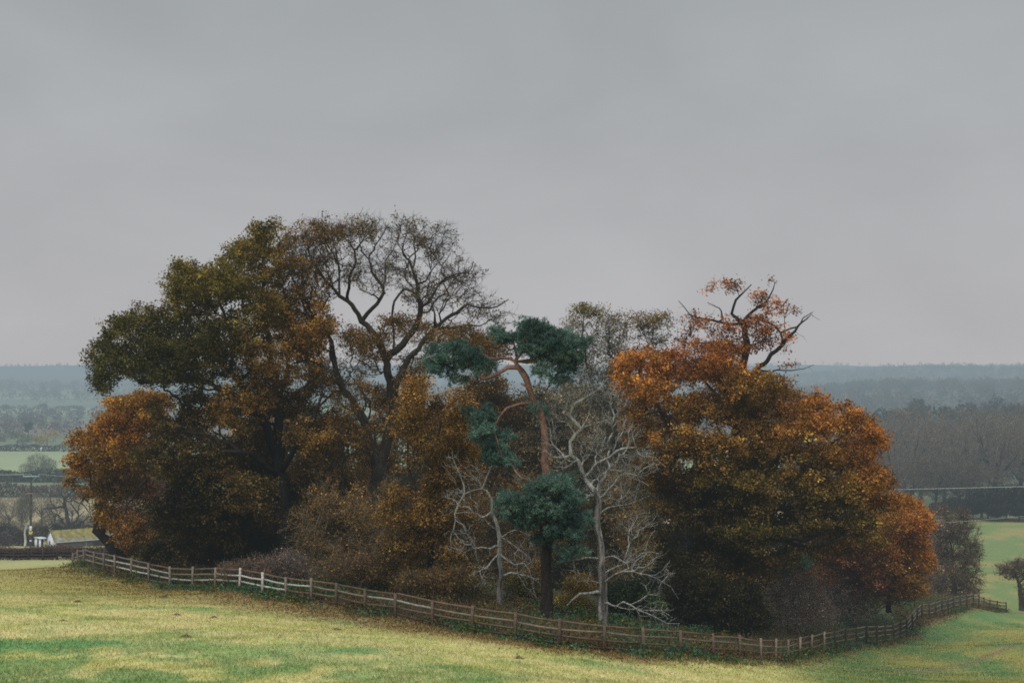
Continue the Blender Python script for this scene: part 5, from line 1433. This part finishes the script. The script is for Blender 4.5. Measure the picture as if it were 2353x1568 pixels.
for i, (px, top, Y) in enumerate([(2270, 1118, 276), (2312, 1112, 278), (2356, 1118, 276), (2395, 1110, 278), (2235, 1140, 278), (2440, 1115, 278), (2195, 1140, 280), (2290, 1150, 273), (2340, 1152, 273), (2160, 1150, 280)]):
    p = at(px, 1195, Y); h = at(px, top, Y)[2] - H(p[0], p[1])[0]
    place(pe, p, (h / 11 * 1.25, h / 11), rng.uniform(0, 6.3), 'near black evergreen thicket tree under the wood at the far edge of the right field', 'dark evergreens along the top of the right field')
# bare wood left, behind the barn and pole
GL = 'bare brown trees behind the barn'
LABL = 'dim bare brown tree in the copse behind the barn'
for px, top, Y, pr in [(20, 1138, 262, pa), (50, 1140, 268, pb), (95, 1128, 272, pb), (-20, 1135, 266, pa), (125, 1140, 268, pa), (165, 1135, 275, pb), (-60, 1140, 270, pb), (5, 1180, 246, pd), (40, 1190, 243, pd), (110, 1180, 246, pd), (150, 1185, 245, pd), (190, 1180, 248, pd), (80, 1195, 243, pd), (225, 1170, 255, pb), (260, 1150, 262, pa)]:
    p = at(px, 1250, Y); h = at(px, top, Y)[2] - H(p[0], p[1])[0]
    hh = 15. if pr in (pa, pb) else 13.
    place(pr, p, (h / hh * 1.15, h / hh), rng.uniform(0, 6.3), LABL if pr in (pa, pb) else 'low dark bare tree just behind the barn and pole', GL if pr in (pa, pb) else 'low dark trees just behind the barn')
# gnarled bare tree behind the barn
Y = 236
T = [(pix([(158, 1262), (157, 1225), (156, 1200), (150, 1165), (148, 1150)], Y), .5, .22, .7), (pix([(150, 1165), (140, 1162), (125, 1166), (112, 1164), (100, 1170)], Y), .22, .07), (pix([(148, 1150), (155, 1138), (165, 1130)], Y), .16, .06), (pix([(148, 1150), (142, 1135), (142, 1120)], Y), .12, .05),
     (pix([(128, 1166), (118, 1155), (115, 1140), (118, 1134)], Y), .12, .05), (pix([(156, 1205), (175, 1195), (180, 1180), (168, 1165), (162, 1158)], Y), .2, .1), (pix([(176, 1190), (186, 1180), (195, 1172)], Y), .12, .05), (pix([(165, 1146), (182, 1156), (196, 1163), (205, 1175)], Y), .18, .1), (pix([(185, 1156), (190, 1140), (200, 1120), (203, 1108), (199, 1100)], Y), .12, .05), (pix([(202, 1112), (210, 1104), (214, 1095)], Y), .06, .04),
     (pix([(157, 1225), (140, 1190), (125, 1178), (110, 1182)], Y), .15, .06), (pix([(157, 1230), (180, 1205), (200, 1190)], Y), .15, .06)]
B = [(130, 1150, 26, 22, 'gry'), (170, 1135, 28, 22, 'gry'), (110, 1180, 26, 20, 'gry'), (195, 1140, 22, 26, 'gry'), (200, 1185, 22, 22, 'gry'), (150, 1210, 40, 24, 'gry')]
make_tree('bare_tree', 'gnarled black leafless tree standing over the barn roof', 'tree', T, B, Y, 2., 420, PAL, leaf=0, twigs=3, twig_len=1.0, twig_w=.05, bark=bark_of((.035, .03, .028)), wig=.2, smooth=0, tip=.03, thr=.2)
# silver birch by the pole
Y = 206
def birch(v, R):
    k = fbm(v[:, 0] * 2, v[:, 1] * 2, v[:, 2] * 4, 2)[:, None]
    t = sstep(.035, .07, R)[:, None]
    return np.array([[.50, .52, .47]]) * (.55 + .7 * k) * t + np.array([[.17, .16, .13]]) * (1 - t)
T = [(pix([(57, 1253), (58, 1230), (60, 1200), (59, 1190), (60, 1165), (62, 1145)], Y), .17, .06, .4), (pix([(59, 1195), (54, 1175), (50, 1160)], Y), .06, .03)]
B = [(60, 1150, 16, 18, 'gry'), (52, 1165, 14, 22, 'gry'), (68, 1175, 12, 22, 'gry'), (55, 1190, 14, 14, 'gry')]
make_tree('birch_tree', 'slender silver birch with a white stem beside the utility pole', 'tree', T, B, Y, 1.0, 420, PAL, leaf=0, twigs=4, twig_len=.9, twig_w=.03, bark=birch, tip=.012, thr=.1, barkmat=M_TWIG)
# hedgerow trees of the valley floor on the left
for i, (px, base, top, Y, wd, lab) in enumerate([(88, 1100, 1040, 400, 1.2, 'pale green hazy tree with bare top behind the utility pole'), (112, 1100, 1052, 405, 1.1, 'hazy bare tree just right of the utility pole top'), (60, 1105, 1062, 395, 1.1, 'hazy low tree just left of the utility pole top'), (135, 1105, 1075, 385, 1.2, 'small hazy tree near the tip of the orange oak boughs')]):
    p = at(px, base, Y); h = at(px, top, Y)[2] - H(p[0], p[1])[0]
    place(pg, p, (h / 13 * wd, h / 13), rng.uniform(0, 6), lab, None)


def clump_tree(name, label, px, base, top, Y, w, col, n=420, group=None, stem=.25, cat='tree', leaf=.1):
    """distant tree: short trunk and a lumpy crown of leaf sprays"""
    p = at(px, base, Y); z = H(p[0], p[1])[0]; h = at(px, top, Y)[2] - z; wm = w / F * Y
    root = empty(name, (p[0], p[1], z), label, cat, group)
    o = np.array([p[0], p[1], z])
    m = MB(); m.tube([o - [0, 0, .3], o + [0, 0, h * .3], o + [.1, 0, h * .7]], [h * .03, h * .022, h * .01], DARK * 1.2, 6); m.build('trunk', M_TWIG, root)
    L = []
    for k in range(9):
        d = rand_dirs(1, .2)[0] * .62
        L.append((d, rng.uniform(.35, .55)))
    c = []
    for k in range(n):
        d, r = L[rng.integers(9)]
        c.append(d + rand_dirs(1)[0] * r * rng.random() ** .4)
    c = np.array(c) * np.array([wm * .5, wm * .5, h * (1 - stem) * .5]) + o + [0, 0, h * (.5 + stem * .5)]
    v, q = leaf_quads(c, h * leaf * rng.uniform(.6, 1.3, n), .6)
    mesh_obj('crown', v, faces4=q, col=np.repeat(vary(np.tile(np.array(col), (n, 1)), c / 3, .35), 4, 0), mat=M_LEAF, parent=root)


clump_tree('pine_tree', 'round dark green tree on a thin stem in the far hedgerow on the left', 65, 1003, 967, 660, 26, (.02, .05, .03), 500, stem=.4)
clump_tree('field_maple', 'yellow autumn bush tree in the far hedgerow on the left', 108, 1034, 986, 600, 70, (.27, .19, .06), 900, stem=.05)
clump_tree('willow_tree', 'wide grey green tree left of the yellow bush in the far hedgerow', 40, 1034, 987, 600, 85, (.10, .115, .07), 900, stem=.05)
clump_tree('willow_tree', 'greyish tree at the left margin of the far hedgerow', -5, 1034, 990, 605, 60, (.09, .10, .065), 600, stem=.05)
clump_tree('oak_tree', 'dark bluish field tree nearer the big trees in the far green field', 98, 948, 921, 1250, 24, (.02, .03, .03), 400, stem=.1)
clump_tree('oak_tree', 'dark bluish field tree at the left margin of the far green field', 16, 948, 926, 1250, 28, (.025, .035, .03), 400, stem=.1)
clump_tree('oak_tree', 'faint field tree half hidden by the oak boughs in the far green field', 168, 950, 928, 1260, 60, (.03, .045, .04), 500, stem=.1)


for k_, (px, top, Y, w, col) in enumerate([(10, 1195, 232, 46, (.045, .038, .03)), (36, 1205, 228, 40, (.04, .036, .03)), (88, 1200, 232, 40, (.045, .038, .03)), (118, 1196, 236, 46, (.035, .031, .026)), (150, 1200, 232, 50, (.03, .028, .024)), (185, 1196, 234, 50, (.03, .028, .024)), (218, 1200, 232, 46, (.035, .03, .025)), (250, 1192, 236, 50, (.05, .04, .03)), (-25, 1195, 232, 50, (.045, .04, .03)), (262, 1232, 170, 44, (.05, .038, .03)), (300, 1236, 165, 44, (.05, .036, .028)), (335, 1225, 170, 60, (.05, .036, .028)), (240, 1236, 200, 40, (.04, .034, .028)), (226, 1240, 207, 26, (.04, .034, .028)), (290, 1190, 240, 60, (.05, .04, .03))]):
    clump_tree('thorn_bush', 'dark thorn bush in the row round the back of the barn', px, 1258 if Y > 200 else 1275, top, Y, w * 1.25, col, 900, group='dark thorn bushes behind the barn', stem=.02, cat='bush', leaf=.085)


for px, top, Y, w, col in [(2042, 915, 560, 60, (.03, .045, .045)), (2110, 900, 640, 52, (.03, .04, .042)), (2165, 918, 540, 60, (.022, .035, .036)), (2222, 905, 600, 70, (.05, .05, .045)), (2282, 898, 640, 60, (.04, .055, .05)), (2335, 908, 580, 70, (.028, .042, .04)), (2385, 900, 600, 70, (.04, .05, .05)), (1985, 925, 600, 60, (.035, .045, .045)), (1925, 915, 660, 50, (.04, .05, .048))]:
    clump_tree('oak_tree', 'dark rounded tree standing on the hazy hillside above the right wood', px, 1010, top + 14, Y, w * 1.35, col, 700, group='dark rounded trees on the hillside above the right wood', stem=.1)


def hedge_line(label, px0, px1, base, h, Y, col, n):
    a, b = at(px0, base, Y), at(px1, base, Y)
    t = rng.random((n, 1)); c = a * (1 - t) + b * t
    c[:, 1] += rng.normal(size=n) * 1.0
    c[:, 2] = H(c[:, 0], c[:, 1]) + rng.random(n) * h * (.6 + .7 * vnoise(c[:, 0] / 7, c[:, 1] / 9))
    v, q = leaf_quads(c, h * .28 * rng.uniform(.5, 1.3, n), .4)
    tag(mesh_obj('hedge', v, faces4=q, col=np.repeat(vary(np.tile(np.array(col), (n, 1)), c / 4, .4), 4, 0), mat=M_LEAF), label, 'hedge')


hedge_line('dark trimmed hedge under the yellow bush along the far green field', -160, 420, 1036, 2.6, 560, (.03, .035, .03), 6000)
hedge_line('grey hedge crossing the valley behind the top of the utility pole', -160, 420, 1112, 3.2, 385, (.07, .075, .05), 7000)
hedge_line('rough brown hedge behind the tan field above the barn', -160, 420, 1135, 2.6, 335, (.10, .075, .055), 5000)
hedge_line('low dark scrub hedge left of the barn behind the utility pole', -220, 92, 1256, 2.0, 224, (.055, .045, .035), 5000)
hedge_line('faint hazy hedge below the far green field', -160, 420, 958, 7, 1180, (.05, .055, .045), 3000)

# white marker post in the far field
p = at(94, 1034, 556); z = H(p[0], p[1])[0]
m = MB(); m.box((p[0], p[1], z + .8), (.13, .13, .85), None, (.75, .75, .75)); m.box((p[0] + .25, p[1], z + 1.5), (.28, .06, .16), None, (.75, .75, .75))
tag(m.build('signpost', M_WALL), 'tiny white signpost at the hedge below the yellow bush', 'signpost')


def far_wood():
    """the continuous woods on both hillsides and across the valley floor"""
    C, S, K = [], [], []
    def scatter(n, u0, u1, y0, y1, pal, hmin=7, hmax=13, thr=.35, q=34):
        u = rng.uniform(u0, u1, n); y = y0 * (y1 / y0) ** rng.random(n); x = u * y
        k = fbm(x / 120, y / 200, 3.3, 3) > thr
        x, y = x[k], y[k]; z = H(x, y)
        for i in range(len(x)):
            h = rng.uniform(hmin, hmax); w = h * rng.uniform(.6, .95)
            d = rand_dirs(q, .25) * (rng.random((q, 1)) ** .45) * np.array([w * .6, w * .6, h * .5]) + [x[i], y[i], z[i] + h * .48]
            C.append(d); S.append(np.full(q, h * .17 * (34 / q) ** .5)); K.append(np.tile(np.array(pal[rng.integers(len(pal))]) * rng.uniform(.6, 1.25), (q, 1)))
    pal = [(.06, .05, .04), (.07, .055, .045), (.045, .05, .035), (.03, .042, .034), (.025, .035, .03), (.085, .06, .035)]
    scatter(420, .20, .52, 345, 640, [(.085, .07, .055), (.10, .08, .06), (.065, .06, .045), (.05, .055, .04)], 8, 14, .2, 90)
    scatter(1500, .17, .55, 600, 1500, pal, 8, 15, .12, 60)
    scatter(2600, .14, .55, 1400, 3600, pal, 11, 15, .12, 40)
    scatter(900, .14, .55, 3000, 5600, pal, 12, 15, .05, 30)
    scatter(1500, -.55, .2, 1750, 2650, pal, 10, 15, .2, 34)
    scatter(1100, -.55, .2, 690, 1150, [(.085, .07, .065), (.07, .065, .055), (.06, .065, .05)], 5, 9, .30, 70)
    scatter(120, -.28, .2, 280, 600, [(.08, .065, .05), (.06, .06, .04)], 5, 9, .4, 60)
    scatter(900, -.55, .2, 4200, 5400, pal, 9, 12, .05, 16)
    C = np.concatenate(C); S = np.concatenate(S); K = np.concatenate(K)
    v, q = leaf_quads(C, S * rng.uniform(.7, 1.4, len(S)), .7, .8)
    o = mesh_obj('distant_woodland', v, faces4=q, col=np.repeat(K * rng.uniform(.75, 1.25, (len(K), 1)), 4, 0), mat=M_LEAF)
    tag(o, kind='stuff')


far_wood()
